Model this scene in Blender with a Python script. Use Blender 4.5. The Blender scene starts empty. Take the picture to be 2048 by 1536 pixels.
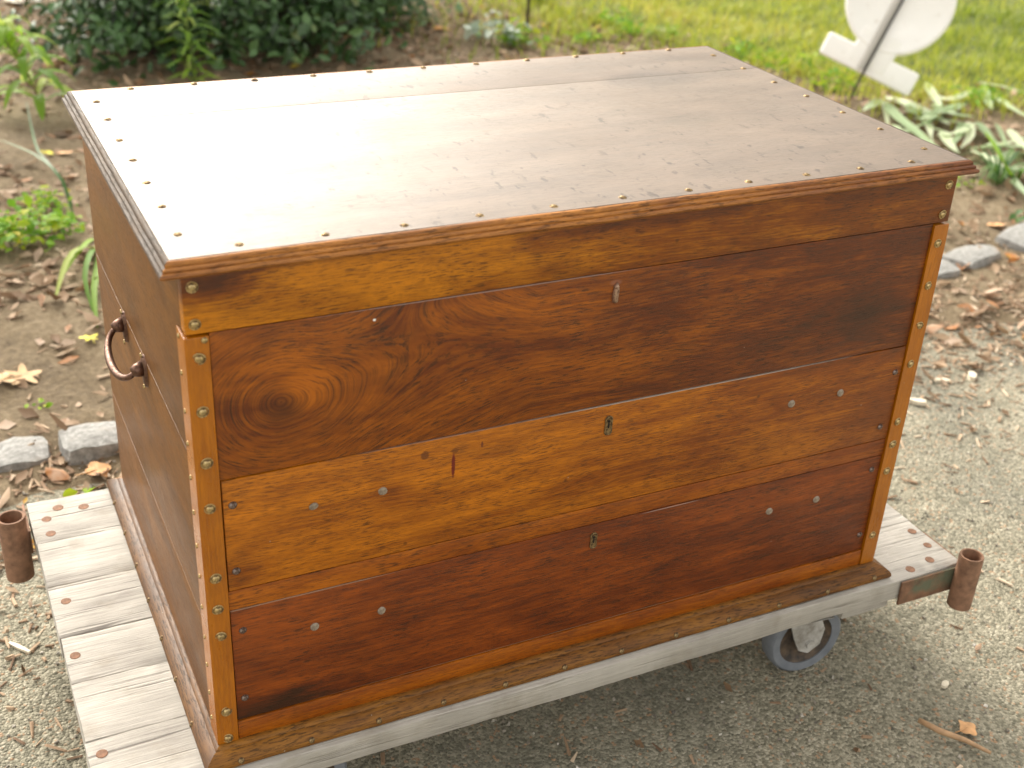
import bpy, bmesh, math, random
import numpy as np
from mathutils import Vector, Matrix, noise as mnoise

random.seed(7)
rng = np.random.default_rng(7)
sc = bpy.context.scene
COL = sc.collection

# ------------------------------------------------------------------ camera
cam_d = bpy.data.cameras.new("camera")
cam = bpy.data.objects.new("camera", cam_d)
COL.objects.link(cam)
CAM = Vector((-0.21524, -1.15439, 1.14943))
RM = Matrix(((0.90238192, 0.16638071, -0.39752273),
             (-0.42825334, 0.44902295, -0.78420499),
             (0.04802024, 0.87789285, 0.47644329)))
cam.matrix_world = Matrix.Translation(CAM) @ RM.to_4x4()
cam_d.sensor_width = 36.0
cam_d.lens = 44.364
cam_d.clip_start = 0.05
cam_d.clip_end = 400.0
cam_d.dof.use_dof = True
cam_d.dof.focus_distance = 1.62
cam_d.dof.aperture_fstop = 5.0
sc.camera = cam

# ------------------------------------------------------------------ world and sun (bright overcast, light from behind the chest)
SUN_DIR = Vector((-0.10, 0.76, 0.62)).normalized()
world = bpy.data.worlds.new("World")
sc.world = world
world.use_nodes = True
wn = world.node_tree
wn.nodes.clear()
w_out = wn.nodes.new("ShaderNodeOutputWorld")
w_bg = wn.nodes.new("ShaderNodeBackground")
w_sky = wn.nodes.new("ShaderNodeTexSky")
w_sky.sky_type = 'NISHITA'
w_sky.sun_disc = False
w_sky.sun_elevation = math.asin(SUN_DIR.z)
w_sky.sun_rotation = math.atan2(SUN_DIR.x, SUN_DIR.y)
w_sky.dust_density = 4.0
w_sky.air_density = 1.2
w_hs = wn.nodes.new("ShaderNodeHueSaturation")
w_hs.inputs["Saturation"].default_value = 0.10
wn.links.new(w_sky.outputs[0], w_hs.inputs["Color"])
w_tint = wn.nodes.new("ShaderNodeMix")
w_tint.data_type = 'RGBA'
w_tint.blend_type = 'MULTIPLY'
w_tint.inputs[0].default_value = 1.0
w_tint.inputs[7].default_value = (1.04, 0.99, 0.90, 1.0)
wn.links.new(w_hs.outputs[0], w_tint.inputs[6])
wn.links.new(w_tint.outputs[2], w_bg.inputs["Color"])
w_bg.inputs["Strength"].default_value = 0.15
wn.links.new(w_bg.outputs[0], w_out.inputs["Surface"])

sun_d = bpy.data.lights.new("sun", 'SUN')
sun_d.energy = 0.5
sun_d.angle = math.radians(34)
sun_d.color = (1.0, 0.94, 0.83)
sun = bpy.data.objects.new("sun", sun_d)
COL.objects.link(sun)
sun.rotation_euler = (-SUN_DIR).to_track_quat('-Z', 'Y').to_euler()

sc.view_settings.view_transform = 'Standard'
sc.view_settings.look = 'None'
sc.view_settings.exposure = 1.5
sc.view_settings.gamma = 1.0
sc.view_settings.use_curve_mapping = False

GZ = -0.195          # level of the driveway


# ------------------------------------------------------------------ object helpers
def link(name, me, mat=None, parent=None):
    o = bpy.data.objects.new(name, me)
    COL.objects.link(o)
    if mat is not None and me is not None:
        me.materials.append(mat)
    if parent is not None:
        o.parent = parent
    return o


def empty(name, loc=(0, 0, 0), parent=None):
    o = bpy.data.objects.new(name, None)
    o.empty_display_size = 0.05
    o.location = loc
    COL.objects.link(o)
    if parent is not None:
        o.parent = parent
    return o


def tag(o, label=None, cat=None, group=None, kind=None):
    if label: o["label"] = label
    if cat: o["category"] = cat
    if group: o["group"] = group
    if kind: o["kind"] = kind
    return o


def mesh_np(name, V, F, mat=None, parent=None, smooth=True, attr=None):
    """V (n,3), F (m,k) arrays -> one mesh object; attr = per-vertex float array 'rnd'."""
    me = bpy.data.meshes.new(name)
    V = np.asarray(V, dtype=np.float32)
    F = np.asarray(F, dtype=np.int32)
    me.vertices.add(len(V))
    me.vertices.foreach_set("co", V.ravel())
    k = F.shape[1]
    me.loops.add(F.size)
    me.loops.foreach_set("vertex_index", F.ravel())
    me.polygons.add(len(F))
    me.polygons.foreach_set("loop_start", np.arange(0, F.size, k, dtype=np.int32))
    me.polygons.foreach_set("use_smooth", np.full(len(F), smooth))
    me.update(calc_edges=True)
    if attr is not None:
        a = me.attributes.new("rnd", 'FLOAT', 'POINT')
        a.data.foreach_set("value", np.asarray(attr, dtype=np.float32))
    me.validate()
    return link(name, me, mat, parent)


def bm_obj(name, bm, mat=None, parent=None, smooth=False, auto=None):
    bmesh.ops.recalc_face_normals(bm, faces=bm.faces)
    me = bpy.data.meshes.new(name)
    bm.to_mesh(me)
    bm.free()
    if smooth or auto:
        for p in me.polygons:
            p.use_smooth = True
        if auto:
            try:
                me.set_sharp_from_angle(angle=math.radians(auto))
            except Exception:
                pass
    return link(name, me, mat, parent)


def bm_box(bm, x0, x1, y0, y1, z0, z1, bev=0.0, seg=2):
    vs = [bm.verts.new(p) for p in ((x0, y0, z0), (x1, y0, z0), (x1, y1, z0), (x0, y1, z0),
                                    (x0, y0, z1), (x1, y0, z1), (x1, y1, z1), (x0, y1, z1))]
    fs = [bm.faces.new([vs[i] for i in q]) for q in
          ((0, 3, 2, 1), (4, 5, 6, 7), (0, 1, 5, 4), (1, 2, 6, 5), (2, 3, 7, 6), (3, 0, 4, 7))]
    if bev > 0:
        es = list({e for f in fs for e in f.edges})
        bmesh.ops.bevel(bm, geom=es, offset=bev, segments=seg, profile=0.6, affect='EDGES', clamp_overlap=True)
    return vs


def box(name, x0, x1, y0, y1, z0, z1, mat, parent, bev=0.0012):
    bm = bmesh.new()
    bm_box(bm, x0, x1, y0, y1, z0, z1, bev)
    return bm_obj(name, bm, mat, parent, auto=35)


def lathe_bm(prof, seg=16, axis='Z'):
    """prof: list of (r, h). Surface of revolution about Z."""
    bm = bmesh.new()
    rings = []
    for r, h in prof:
        if r < 1e-7:
            rings.append([bm.verts.new((0, 0, h))])
        else:
            rings.append([bm.verts.new((r * math.cos(2 * math.pi * i / seg), r * math.sin(2 * math.pi * i / seg), h)) for i in range(seg)])
    for a, b in zip(rings[:-1], rings[1:]):
        if len(a) == 1 and len(b) == 1:
            continue
        for i in range(seg):
            j = (i + 1) % seg
            if len(a) == 1:
                bm.faces.new((a[0], b[i], b[j]))
            elif len(b) == 1:
                bm.faces.new((a[i], a[j], b[0]))
            else:
                bm.faces.new((a[i], a[j], b[j], b[i]))
    return bm


def tube_bm(bm, pts, radii, seg=10, cap=True):
    pts = [Vector(p) for p in pts]
    if not hasattr(radii, '__len__'):
        radii = [radii] * len(pts)
    rings = []
    up = Vector((0, 0, 1))
    n = len(pts)
    prev = None
    for i, p in enumerate(pts):
        t = (pts[min(i + 1, n - 1)] - pts[max(i - 1, 0)]).normalized()
        if prev is None:
            a = t.orthogonal().normalized()
        else:
            a = (prev - t * prev.dot(t)).normalized()
        prev = a
        b = t.cross(a)
        rings.append([bm.verts.new(p + (a * math.cos(2 * math.pi * k / seg) + b * math.sin(2 * math.pi * k / seg)) * radii[i]) for k in range(seg)])
    for a, b in zip(rings[:-1], rings[1:]):
        for k in range(seg):
            j = (k + 1) % seg
            bm.faces.new((a[k], a[j], b[j], b[k]))
    if cap:
        bm.faces.new(rings[0])
        bm.faces.new(list(reversed(rings[-1])))
    return rings


def px_ray(u, v):
    return (RM @ Vector(((u - 1024) / 2523.857, (768 - v) / 2523.857, -1.0))).normalized()


def fbm(x, y, s, oct=4, seed=0.0):
    """cheap vectorised value-like noise from rotated sines, about -1..1"""
    r = np.zeros_like(np.asarray(x, dtype=float))
    a = 1.0
    tot = 0
    rr = np.random.default_rng(int(seed * 13 + 5))
    for o in range(oct):
        for _ in range(3):
            th = rr.uniform(0, 6.283)
            ph = rr.uniform(0, 6.283)
            k = s * (2 ** o) * rr.uniform(0.7, 1.3)
            r = r + a * np.sin((x * math.cos(th) + y * math.sin(th)) * k + ph + 1.3 * np.sin(y * k * 0.6 + x * k * 0.37 + ph * 2))
        tot += a * 1.7
        a *= 0.55
    return r / tot


def kerb_y(x):
    return 1.11 + 0.075 * max(0.0, x - 1.0) ** 2 if np.isscalar(x) else 1.11 + 0.075 * np.maximum(0, x - 1.0) ** 2


def ground_h(x, y):
    x = np.asarray(x, dtype=float)
    y = np.asarray(y, dtype=float)
    edge = 0.70 + 0.09 * fbm(x, y, 4.0, 4, 1) + np.where(x < 0.2, 0.14, 0.0) + 0.03 * np.maximum(0, x - 1.6)
    s = np.clip((y - edge) / 0.22, 0, 1)
    s = s * s * (3 - 2 * s)
    b = np.clip((y - kerb_y(x)) / 0.12, 0, 1)
    h = GZ - 0.016 + 0.022 * s + 0.018 * b
    h = h + (0.004 + 0.006 * s + 0.012 * b) * fbm(x, y, 6.0, 4, 2) + 0.003 * fbm(x, y, 60.0, 3, 3) * (0.3 + s)
    h = h + 0.03 * np.clip((y - 2.5) / 3, 0, 1) * fbm(x, y, 1.3, 2, 4)
    return h


def gh(x, y):
    return float(max(ground_h(x, y), GZ))


# ------------------------------------------------------------------ shader helpers
class NT:
    def __init__(self, name):
        self.m = bpy.data.materials.new(name)
        self.m.use_nodes = True
        self.t = self.m.node_tree
        self.t.nodes.clear()
        self.out = self.t.nodes.new("ShaderNodeOutputMaterial")
        self.b = self.t.nodes.new("ShaderNodeBsdfPrincipled")
        self.t.links.new(self.b.outputs[0], self.out.inputs[0])
        self.tc = self.t.nodes.new("ShaderNodeTexCoord")

    def set(self, sock, v):
        if isinstance(v, bpy.types.NodeSocket):
            self.t.links.new(v, sock)
        elif v is not None:
            if sock.type == 'RGBA' and len(v) == 3:
                v = (*v, 1.0)
            sock.default_value = v

    def P(self, name, v):
        self.set(self.b.inputs[name], v)

    def math(self, op, a, b=None, c=None, clamp=False):
        n = self.t.nodes.new("ShaderNodeMath")
        n.operation = op
        n.use_clamp = clamp
        self.set(n.inputs[0], a)
        if b is not None: self.set(n.inputs[1], b)
        if c is not None: self.set(n.inputs[2], c)
        return n.outputs[0]

    def xyz(self, vec=None):
        n = self.t.nodes.new("ShaderNodeSeparateXYZ")
        self.set(n.inputs[0], vec or self.tc.outputs["Object"])
        return n.outputs[0], n.outputs[1], n.outputs[2]

    def comb(self, x, y, z=0.0):
        n = self.t.nodes.new("ShaderNodeCombineXYZ")
        self.set(n.inputs[0], x); self.set(n.inputs[1], y); self.set(n.inputs[2], z)
        return n.outputs[0]

    def noise(self, vec, scale, detail=4.0, rough=0.55, dist=0.0, col=False):
        n = self.t.nodes.new("ShaderNodeTexNoise")
        self.set(n.inputs["Vector"], vec)
        self.set(n.inputs["Scale"], scale)
        n.inputs["Detail"].default_value = detail
        n.inputs["Roughness"].default_value = rough
        n.inputs["Distortion"].default_value = dist
        return n.outputs["Color" if col else "Fac"]

    def voro(self, vec, scale, feature='F1', out="Distance"):
        n = self.t.nodes.new("ShaderNodeTexVoronoi")
        n.feature = feature
        self.set(n.inputs["Vector"], vec)
        n.inputs["Scale"].default_value = scale
        return n.outputs[out]

    def ramp(self, fac, stops, interp='LINEAR'):
        n = self.t.nodes.new("ShaderNodeValToRGB")
        n.color_ramp.interpolation = interp
        e = n.color_ramp.elements
        while len(e) < len(stops):
            e.new(0.5)
        for i, (p, c) in enumerate(stops):
            e[i].position = p
            if not hasattr(c, '__len__'):
                c = (c, c, c)
            e[i].color = (*c, 1.0)
        self.set(n.inputs[0], fac)
        return n.outputs[0]

    def mix(self, fac, a, b, mode='MIX'):
        n = self.t.nodes.new("ShaderNodeMix")
        n.data_type = 'RGBA'
        n.blend_type = mode
        self.set(n.inputs[0], fac)
        self.set(n.inputs[6], a)
        self.set(n.inputs[7], b)
        return n.outputs[2]

    def maprange(self, v, a, b, c=0.0, d=1.0):
        n = self.t.nodes.new("ShaderNodeMapRange")
        n.clamp = True
        self.set(n.inputs[0], v)
        for i, q in enumerate((a, b, c, d)):
            n.inputs[i + 1].default_value = q
        return n.outputs[0]

    def bump(self, h, strength=0.3, dist=0.002):
        n = self.t.nodes.new("ShaderNodeBump")
        n.inputs["Strength"].default_value = strength
        n.inputs["Distance"].default_value = dist
        self.set(n.inputs["Height"], h)
        self.t.links.new(n.outputs[0], self.b.inputs["Normal"])

    def ell(self, u, v, u0, v0, ru, rv, soft=0.5, warp=None):
        """soft elliptical mask around (u0, v0): 1 inside, 0 outside"""
        a = self.math('DIVIDE', self.math('SUBTRACT', u, u0), ru)
        b = self.math('DIVIDE', self.math('SUBTRACT', v, v0), rv)
        d = self.math('SQRT', self.math('ADD', self.math('MULTIPLY', a, a), self.math('MULTIPLY', b, b)))
        if warp is not None:
            d = self.math('ADD', d, warp)
        return self.maprange(d, 1.0, 1.0 - soft, 0.0, 1.0)


def wood(name, axes, dark, mid, light, seed=0.0, bias=0.0, bias_u=0.0, knot=None, spots=(), rough=0.36,
         coat=0.12, pore=0.75, fig=0.35, marks=(), bumpy=0.25):
    """varnished oak; axes = (along the grain, across it) as indices of object space"""
    if axes == (0, 2) and "moulding" not in name:
        mid = (mid[0] * 0.84, mid[1] * 0.92, mid[2])
        light = (light[0] * 0.84, light[1] * 0.93, light[2])
    s = NT(name)
    X = s.xyz()
    u, v = X[axes[0]], X[axes[1]]
    w = X[3 - axes[0] - axes[1]]
    v0 = v
    warp = s.noise(s.comb(s.math('MULTIPLY', u, 1.6), s.math('MULTIPLY', v, 6.0), seed), 1.0, 3.0)
    wv = s.math('MULTIPLY', s.math('SUBTRACT', warp, 0.5), 0.045)
    if knot:
        ku, kv, kl, kr = knot
        du = s.math('SUBTRACT', u, ku)
        dv = s.math('SUBTRACT', v, kv)
        left = s.math('MULTIPLY', s.math('MINIMUM', du, 0.0), kl)
        dr_ = s.math('MAXIMUM', du, 0.0)
        right = s.math('MULTIPLY', s.math('DIVIDE', s.math('MULTIPLY', dr_, 0.16), s.math('ADD', dr_, 0.16)), kr * 1.4)
        dd = s.math('ADD', left, right)
        f = s.math('SQRT', s.math('ADD', s.math('MULTIPLY', dd, dd), s.math('MULTIPLY', dv, dv)))
        wf = s.maprange(du, 0.05, 0.30)
        lin = s.math('ADD', s.math('MULTIPLY', dv, -0.9), 0.09)
        f = s.math('ADD', s.math('MULTIPLY', f, s.math('SUBTRACT', 1.0, wf)), s.math('MULTIPLY', lin, wf))
        v = s.math('ADD', f, s.math('MULTIPLY', wv, s.math('ADD', s.math('MULTIPLY', wf, 0.65), 0.35)))
    else:
        v = s.math('ADD', v, wv)
    # growth rings
    ring = s.noise(s.comb(s.math('MULTIPLY', u, 0.8), s.math('MULTIPLY', v, 150.0), seed + 3.1), 1.0, 4.0, 0.65)
    # pores: short dashes along the grain
    pores = s.noise(s.comb(s.math('MULTIPLY', u, 60.0), s.math('MULTIPLY', v, 640.0), s.math('ADD', s.math('MULTIPLY', w, 300.0), seed)), 1.0, 3.0, 0.7)
    porem = s.math('MULTIPLY', s.maprange(pores, 0.50, 0.62), s.maprange(s.noise(s.comb(u, v0, seed + 2.0), 14.0, 3.0), 0.30, 0.60, 0.35, 1.0))
    fine = s.noise(s.comb(s.math('MULTIPLY', u, 26.0), s.math('MULTIPLY', v, 430.0), seed + 7.7), 1.0, 4.0, 0.65)
    # blotchy stain, drawn out along the grain
    bl = s.noise(s.comb(s.math('MULTIPLY', u, 4.2), s.math('MULTIPLY', v0, 17.0), seed + 11.0), 1.0, 5.0, 0.6, 0.6)
    bl2 = s.noise(s.comb(s.math('MULTIPLY', u, 13.0), s.math('MULTIPLY', v0, 30.0), seed + 19.0), 1.0, 4.0, 0.6, 0.4)
    fac = s.math('ADD', s.math('MULTIPLY', s.math('SUBTRACT', bl, 0.5), 1.15), 0.5 + bias)
    fac = s.math('ADD', fac, s.math('MULTIPLY', s.math('SUBTRACT', bl2, 0.5), 0.45))
    fac = s.math('ADD', fac, s.math('MULTIPLY', u, bias_u))  # lengthwise colour drift: stain variation, with some reflection painted in
    fac = s.math('ADD', fac, s.math('MULTIPLY', s.math('SUBTRACT', ring, 0.5), fig))
    fac = s.math('ADD', fac, s.math('MULTIPLY', s.math('SUBTRACT', fine, 0.5), 0.72))
    for (a, b, ra, rb, k) in spots:
        wp = s.math('MULTIPLY', s.math('SUBTRACT', bl2, 0.5), 1.2)
        fac = s.math('SUBTRACT', fac, s.math('MULTIPLY', s.ell(u, v0, a, b, ra, rb, 0.9, wp), k))
    col = s.ramp(fac, ((0.0, dark), (0.42, mid), (0.85, light), (1.0, tuple(min(1, c * 1.18) for c in light))))
    patch = s.noise(s.comb(s.math('MULTIPLY', u, 8.0), s.math('MULTIPLY', v0, 19.0), seed + 31.0), 1.0, 6.0, 0.7, 0.8)
    col = s.mix(s.maprange(patch, 0.52, 0.76, 0, 0.36), col, (dark[0] * 0.9, dark[1] * 1.05, dark[2] * 0.9))
    pc = (dark[0] * 0.55, dark[1] * 0.72, dark[2] * 0.6)
    col = s.mix(s.math('MULTIPLY', porem, pore), col, pc)
    if knot:
        km = s.ell(u, v0, knot[0] + 0.002, knot[1] - 0.012, 0.030, 0.026, 0.9)
        col = s.mix(s.math('MULTIPLY', km, 0.6), col, tuple(c * 0.6 for c in dark))
    # faint grime, worn specks
    spk = s.voro(s.tc.outputs["Object"], 55.0)
    sel = s.noise(s.tc.outputs["Object"], 18.0, 1.0)
    spm = s.math('MULTIPLY', s.maprange(spk, 0.055, 0.03), s.maprange(sel, 0.60, 0.66))
    col = s.mix(s.math('MULTIPLY', spm, 0.7), col, (0.45, 0.40, 0.33))
    dsk = s.voro(s.comb(u, s.math('ADD', v0, 3.0), w), 34.0)
    dsm = s.math('MULTIPLY', s.maprange(dsk, 0.12, 0.05), s.maprange(s.noise(s.tc.outputs["Object"], 9.0, 2.0), 0.52, 0.62))
    col = s.mix(s.math('MULTIPLY', dsm, 0.55), col, tuple(c * 0.35 for c in dark))
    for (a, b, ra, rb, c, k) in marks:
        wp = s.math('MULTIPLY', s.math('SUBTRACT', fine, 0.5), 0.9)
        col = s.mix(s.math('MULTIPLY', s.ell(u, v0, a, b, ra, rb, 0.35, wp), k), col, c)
    s.P("Base Color", col)
    if name == "oak_lid":
        dn = s.noise(s.comb(s.math("MULTIPLY", u, 60.0), s.math("MULTIPLY", v0, 26.0), 4.0), 1.0, 3.0, 0.7)
        dp = s.noise(s.comb(u, v0, 1.0), 5.0, 4.0, 0.6)
        dm = s.math("MULTIPLY", s.maprange(dn, 0.60, 0.67), s.maprange(dp, 0.38, 0.55))
        col = s.mix(s.math("MULTIPLY", dm, 0.7), col, (0.035, 0.022, 0.016))
        s.P("Base Color", col)
        s.P("Specular IOR Level", s.maprange(s.math("SUBTRACT", s.math("ADD", s.math("MULTIPLY", bl, 0.35), dp), s.math("MULTIPLY", dm, 0.5)), 0.45, 0.95, 0.34, 0.58))
    rg = s.math('ADD', s.math('MULTIPLY', s.math('SUBTRACT', bl2, 0.5), 0.25), rough)
    s.P("Roughness", s.math('ADD', rg, s.math('MULTIPLY', porem, 0.12), clamp=True))
    s.P("Coat Weight", coat)
    if name != "oak_lid":
        s.P("Specular IOR Level", 0.34)
    s.P("Coat Roughness", 0.22 if name != "oak_lid" else 0.48)
    hgt = s.math('ADD', s.math('MULTIPLY', fine, 0.5), s.math('MULTIPLY', porem, -0.6))
    hgt = s.math('ADD', hgt, s.math('MULTIPLY', bl2, 1.2))
    s.bump(hgt, bumpy, 0.0012)
    return s.m


D_ = (0.075, 0.019, 0.005)

mat_top = wood("oak_top_board", (0, 2), D_, (0.225, 0.052, 0.003), (0.56, 0.175, 0.004), 1.0, 0.42, -0.62,
               spots=((0.02, 0.625, 0.075, 0.020, 0.9), (0.10, 0.640, 0.16, 0.010, 0.35), (0.55, 0.63, 0.2, 0.012, 0.3)), fig=0.5)
mat_panel = wood("oak_upper_panel", (0, 2), (0.052, 0.017, 0.007), (0.155, 0.031, 0.004), (0.40, 0.098, 0.004), 5.0, 0.17, -0.26,
                 knot=(0.095, 0.478, 0.85, 0.52), fig=0.6,
                 spots=((0.128, 0.490, 0.035, 0.030, -0.55), (0.10, 0.525, 0.05, 0.012, -0.3), (0.90, 0.45, 0.12, 0.05, 0.3)),
                 marks=((0.201, 0.558, 0.0022, 0.0018, (0.85, 0.84, 0.8), 1.0),
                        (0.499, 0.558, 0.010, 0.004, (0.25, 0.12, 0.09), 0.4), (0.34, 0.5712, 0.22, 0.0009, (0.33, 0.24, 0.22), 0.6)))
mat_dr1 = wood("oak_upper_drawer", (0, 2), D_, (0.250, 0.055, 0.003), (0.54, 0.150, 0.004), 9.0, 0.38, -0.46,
               spots=((0.04, 0.265, 0.05, 0.03, 0.5), (0.22, 0.335, 0.035, 0.02, 0.35)), fig=0.6,
               marks=((0.2985, 0.352, 0.0028, 0.021, (0.13, 0.010, 0.006), 0.95),
                      (0.335, 0.373, 0.002, 0.005, (0.10, 0.02, 0.01), 0.8), (0.62, 0.3928, 0.30, 0.0010, (0.45, 0.40, 0.36), 0.85), (0.30, 0.3928, 0.16, 0.0008, (0.30, 0.22, 0.2), 0.6),  # pale lines on the top edge: wear plus a painted sky highlight
                      (0.30, 0.372, 0.006, 0.0045, D_, 0.5), (0.262, 0.374, 0.006, 0.007, D_, 0.7)))
mat_rail = wood("oak_rail", (0, 2), D_, (0.24, 0.047, 0.003), (0.46, 0.115, 0.004), 14.0, 0.24, -0.24, fig=0.5)
mat_dr2 = wood("oak_lower_drawer", (0, 2), (0.046, 0.015, 0.006), (0.150, 0.026, 0.003), (0.34, 0.066, 0.004), 21.0, 0.16, -0.16,
               spots=((0.10, 0.07, 0.09, 0.022, 0.55), (0.06, 0.052, 0.10, 0.012, 0.6)), fig=0.5,
               marks=((0.10, 0.2148, 0.16, 0.0009, (0.33, 0.22, 0.16), 0.7), (0.62, 0.2135, 0.05, 0.0009, (0.45, 0.34, 0.3), 0.5),  # faint pale seam lines, edge highlight painted in with the wear
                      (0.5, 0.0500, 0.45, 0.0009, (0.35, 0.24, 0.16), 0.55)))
mat_lid = wood("oak_lid", (0, 1), (0.090, 0.060, 0.042), (0.150, 0.103, 0.070), (0.210, 0.146, 0.100), 31.0, 0.05, 0.0,
               rough=0.50, coat=0.65, pore=0.35, fig=0.2, bumpy=0.22,
               marks=((0.065, 0.343, 0.0018, 0.010, (0.05, 0.02, 0.01), 0.9), (0.079, 0.323, 0.0016, 0.009, (0.05, 0.02, 0.01), 0.8),
                      (0.81, 0.45, 0.10, 0.05, (0.05, 0.03, 0.02), 0.4)))
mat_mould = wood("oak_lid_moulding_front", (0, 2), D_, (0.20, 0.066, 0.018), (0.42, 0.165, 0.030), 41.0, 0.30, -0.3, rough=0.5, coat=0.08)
mat_mould_s = wood("oak_lid_moulding_side", (1, 2), (0.03, 0.014, 0.008), (0.055, 0.032, 0.018), (0.10, 0.058, 0.028), 43.0, 0.05, 0.0, rough=0.62, coat=0.0)  # darker than the front: dim surroundings it reflects are put into the colour
mat_base = wood("oak_base_moulding_front", (0, 2), (0.035, 0.015, 0.007), (0.150, 0.056, 0.008), (0.30, 0.125, 0.014), 47.0, 0.16, -0.25, rough=0.55, coat=0.0)
mat_base_s = wood("oak_base_moulding_side", (1, 2), (0.035, 0.015, 0.007), (0.11, 0.048, 0.015), (0.23, 0.105, 0.028), 49.0, 0.02, 0.0, rough=0.5, coat=0.05)
mat_side = wood("oak_side", (1, 2), (0.060, 0.026, 0.011), (0.120, 0.044, 0.007), (0.20, 0.076, 0.009), 53.0, 0.12, 0.0, rough=0.45, coat=0.12, fig=0.35, pore=0.35)
mat_strip = wood("oak_corner_strip", (2, 0), (0.17, 0.055, 0.012), (0.28, 0.078, 0.003), (0.42, 0.135, 0.003), 61.0, 0.25, 0.0, fig=0.2, pore=0.2, rough=0.3, coat=0.35)

s = NT("dark_cavity")
s.P("Base Color", (0.014, 0.008, 0.005)); s.P("Roughness", 0.9)
mat_dark = s.m


def metal(name, col, rough, patina, amount):
    s = NT(name)
    n = s.noise(s.tc.outputs["Object"], 260.0, 4.0)
    s.P("Base Color", s.mix(s.maprange(n, 0.60 - amount, 0.72 - amount * 0.6), col, patina))
    s.P("Metallic", s.maprange(n, 0.6 - amount, 0.75, 0.95, 0.45))
    s.P("Roughness", s.maprange(n, 0.3, 0.7, rough, rough + 0.3))
    s.bump(n, 0.3, 0.0005)
    return s.m


mat_brass = metal("aged_brass", (0.56, 0.42, 0.21), 0.28, (0.17, 0.11, 0.05), 0.15)
mat_brass_dull = metal("dull_brass", (0.34, 0.24, 0.12), 0.42, (0.10, 0.06, 0.03), 0.2)
mat_iron = metal("dark_iron", (0.16, 0.09, 0.065), 0.30, (0.075, 0.035, 0.022), 0.10)
mat_screw = metal("dark_steel_screw", (0.30, 0.24, 0.22), 0.4, (0.07, 0.035, 0.02), 0.2)


def rust(name, base, dark, green=0.0):
    s = NT(name)
    o = s.tc.outputs["Object"]
    n = s.noise(o, 45.0, 6.0, 0.65)
    n2 = s.noise(o, 14.0, 4.0)
    c = s.ramp(n, ((0.3, dark), (0.5, base), (0.72, tuple(min(1, q * 1.5) for q in base))))
    if green > 0:
        c = s.mix(s.maprange(n2, 0.50, 0.60, 0, green), c, (0.10, 0.14, 0.09))
    s.P("Base Color", c)
    s.P("Roughness", 0.78)
    s.P("Metallic", 0.15)
    s.bump(n, 0.5, 0.002)
    return s.m


mat_rust = rust("rusty_iron", (0.25, 0.135, 0.080), (0.13, 0.070, 0.042))
mat_rust_g = rust("rusty_iron_green_paint", (0.20, 0.105, 0.060), (0.10, 0.05, 0.028), 0.75)
mat_bolt = rust("rust_bolt_head", (0.22, 0.115, 0.068), (0.12, 0.06, 0.035))


def weathered(name, seed):
    s = NT(name)
    x, y, z = s.xyz()
    a = s.comb(s.math('MULTIPLY', x, 10.0), s.math('MULTIPLY', y, 330.0), s.math('MULTIPLY', z, 330.0))
    st = s.noise(a, 1.0, 5.0, 0.7)
    ck = s.noise(s.comb(s.math('MULTIPLY', x, 4.0), s.math('MULTIPLY', y, 120.0), s.math('ADD', s.math('MULTIPLY', z, 100.0), seed)), 1.0, 3.0, 0.5)
    bl = s.noise(s.comb(x, s.math('MULTIPLY', y, 2.5), seed + z.default_value if False else seed), 7.0, 4.0, 0.6)
    c = s.ramp(s.math('ADD', s.math('MULTIPLY', st, 0.42), s.math('MULTIPLY', bl, 0.58)),
               ((0.26, (0.20, 0.182, 0.162)), (0.46, (0.40, 0.372, 0.332)), (0.68, (0.58, 0.545, 0.49))))
    c = s.mix(s.maprange(ck, 0.62, 0.74, 0, 0.6), c, (0.075, 0.058, 0.048))
    mo = s.noise(s.tc.outputs["Object"], 16.0, 4.0)
    c = s.mix(s.maprange(mo, 0.56, 0.75, 0, 0.4), c, (0.24, 0.19, 0.12))
    s.P("Base Color", c)
    s.P("Roughness", 0.82)
    s.bump(s.math('SUBTRACT', st, s.maprange(ck, 0.58, 0.70, 0, 1.3)), 0.6, 0.003)
    return s.m


mat_plank = weathered("weathered_plank", 2.0)

s = NT("grey_rubber")
n = s.noise(s.tc.outputs["Object"], 40.0, 4.0)
s.P("Base Color", s.ramp(n, ((0.3, (0.135, 0.15, 0.175)), (0.7, (0.20, 0.215, 0.24))))); s.P("Roughness", 0.6); s.bump(n, 0.2, 0.001)
mat_rubber = s.m
s = NT("galvanised_steel")
n = s.noise(s.tc.outputs["Object"], 60.0, 4.0)
s.P("Base Color", s.ramp(n, ((0.35, (0.30, 0.28, 0.25)), (0.65, (0.58, 0.57, 0.55))))); s.P("Metallic", 0.35); s.P("Roughness", 0.5); s.bump(n, 0.2, 0.001)
mat_galv = s.m
s = NT("dark_wheel_hub")
n = s.noise(s.tc.outputs["Object"], 60.0, 4.0)
s.P("Base Color", s.ramp(n, ((0.35, (0.035, 0.028, 0.024)), (0.75, (0.16, 0.11, 0.07))))); s.P("Roughness", 0.7)
mat_hub = s.m

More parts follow.
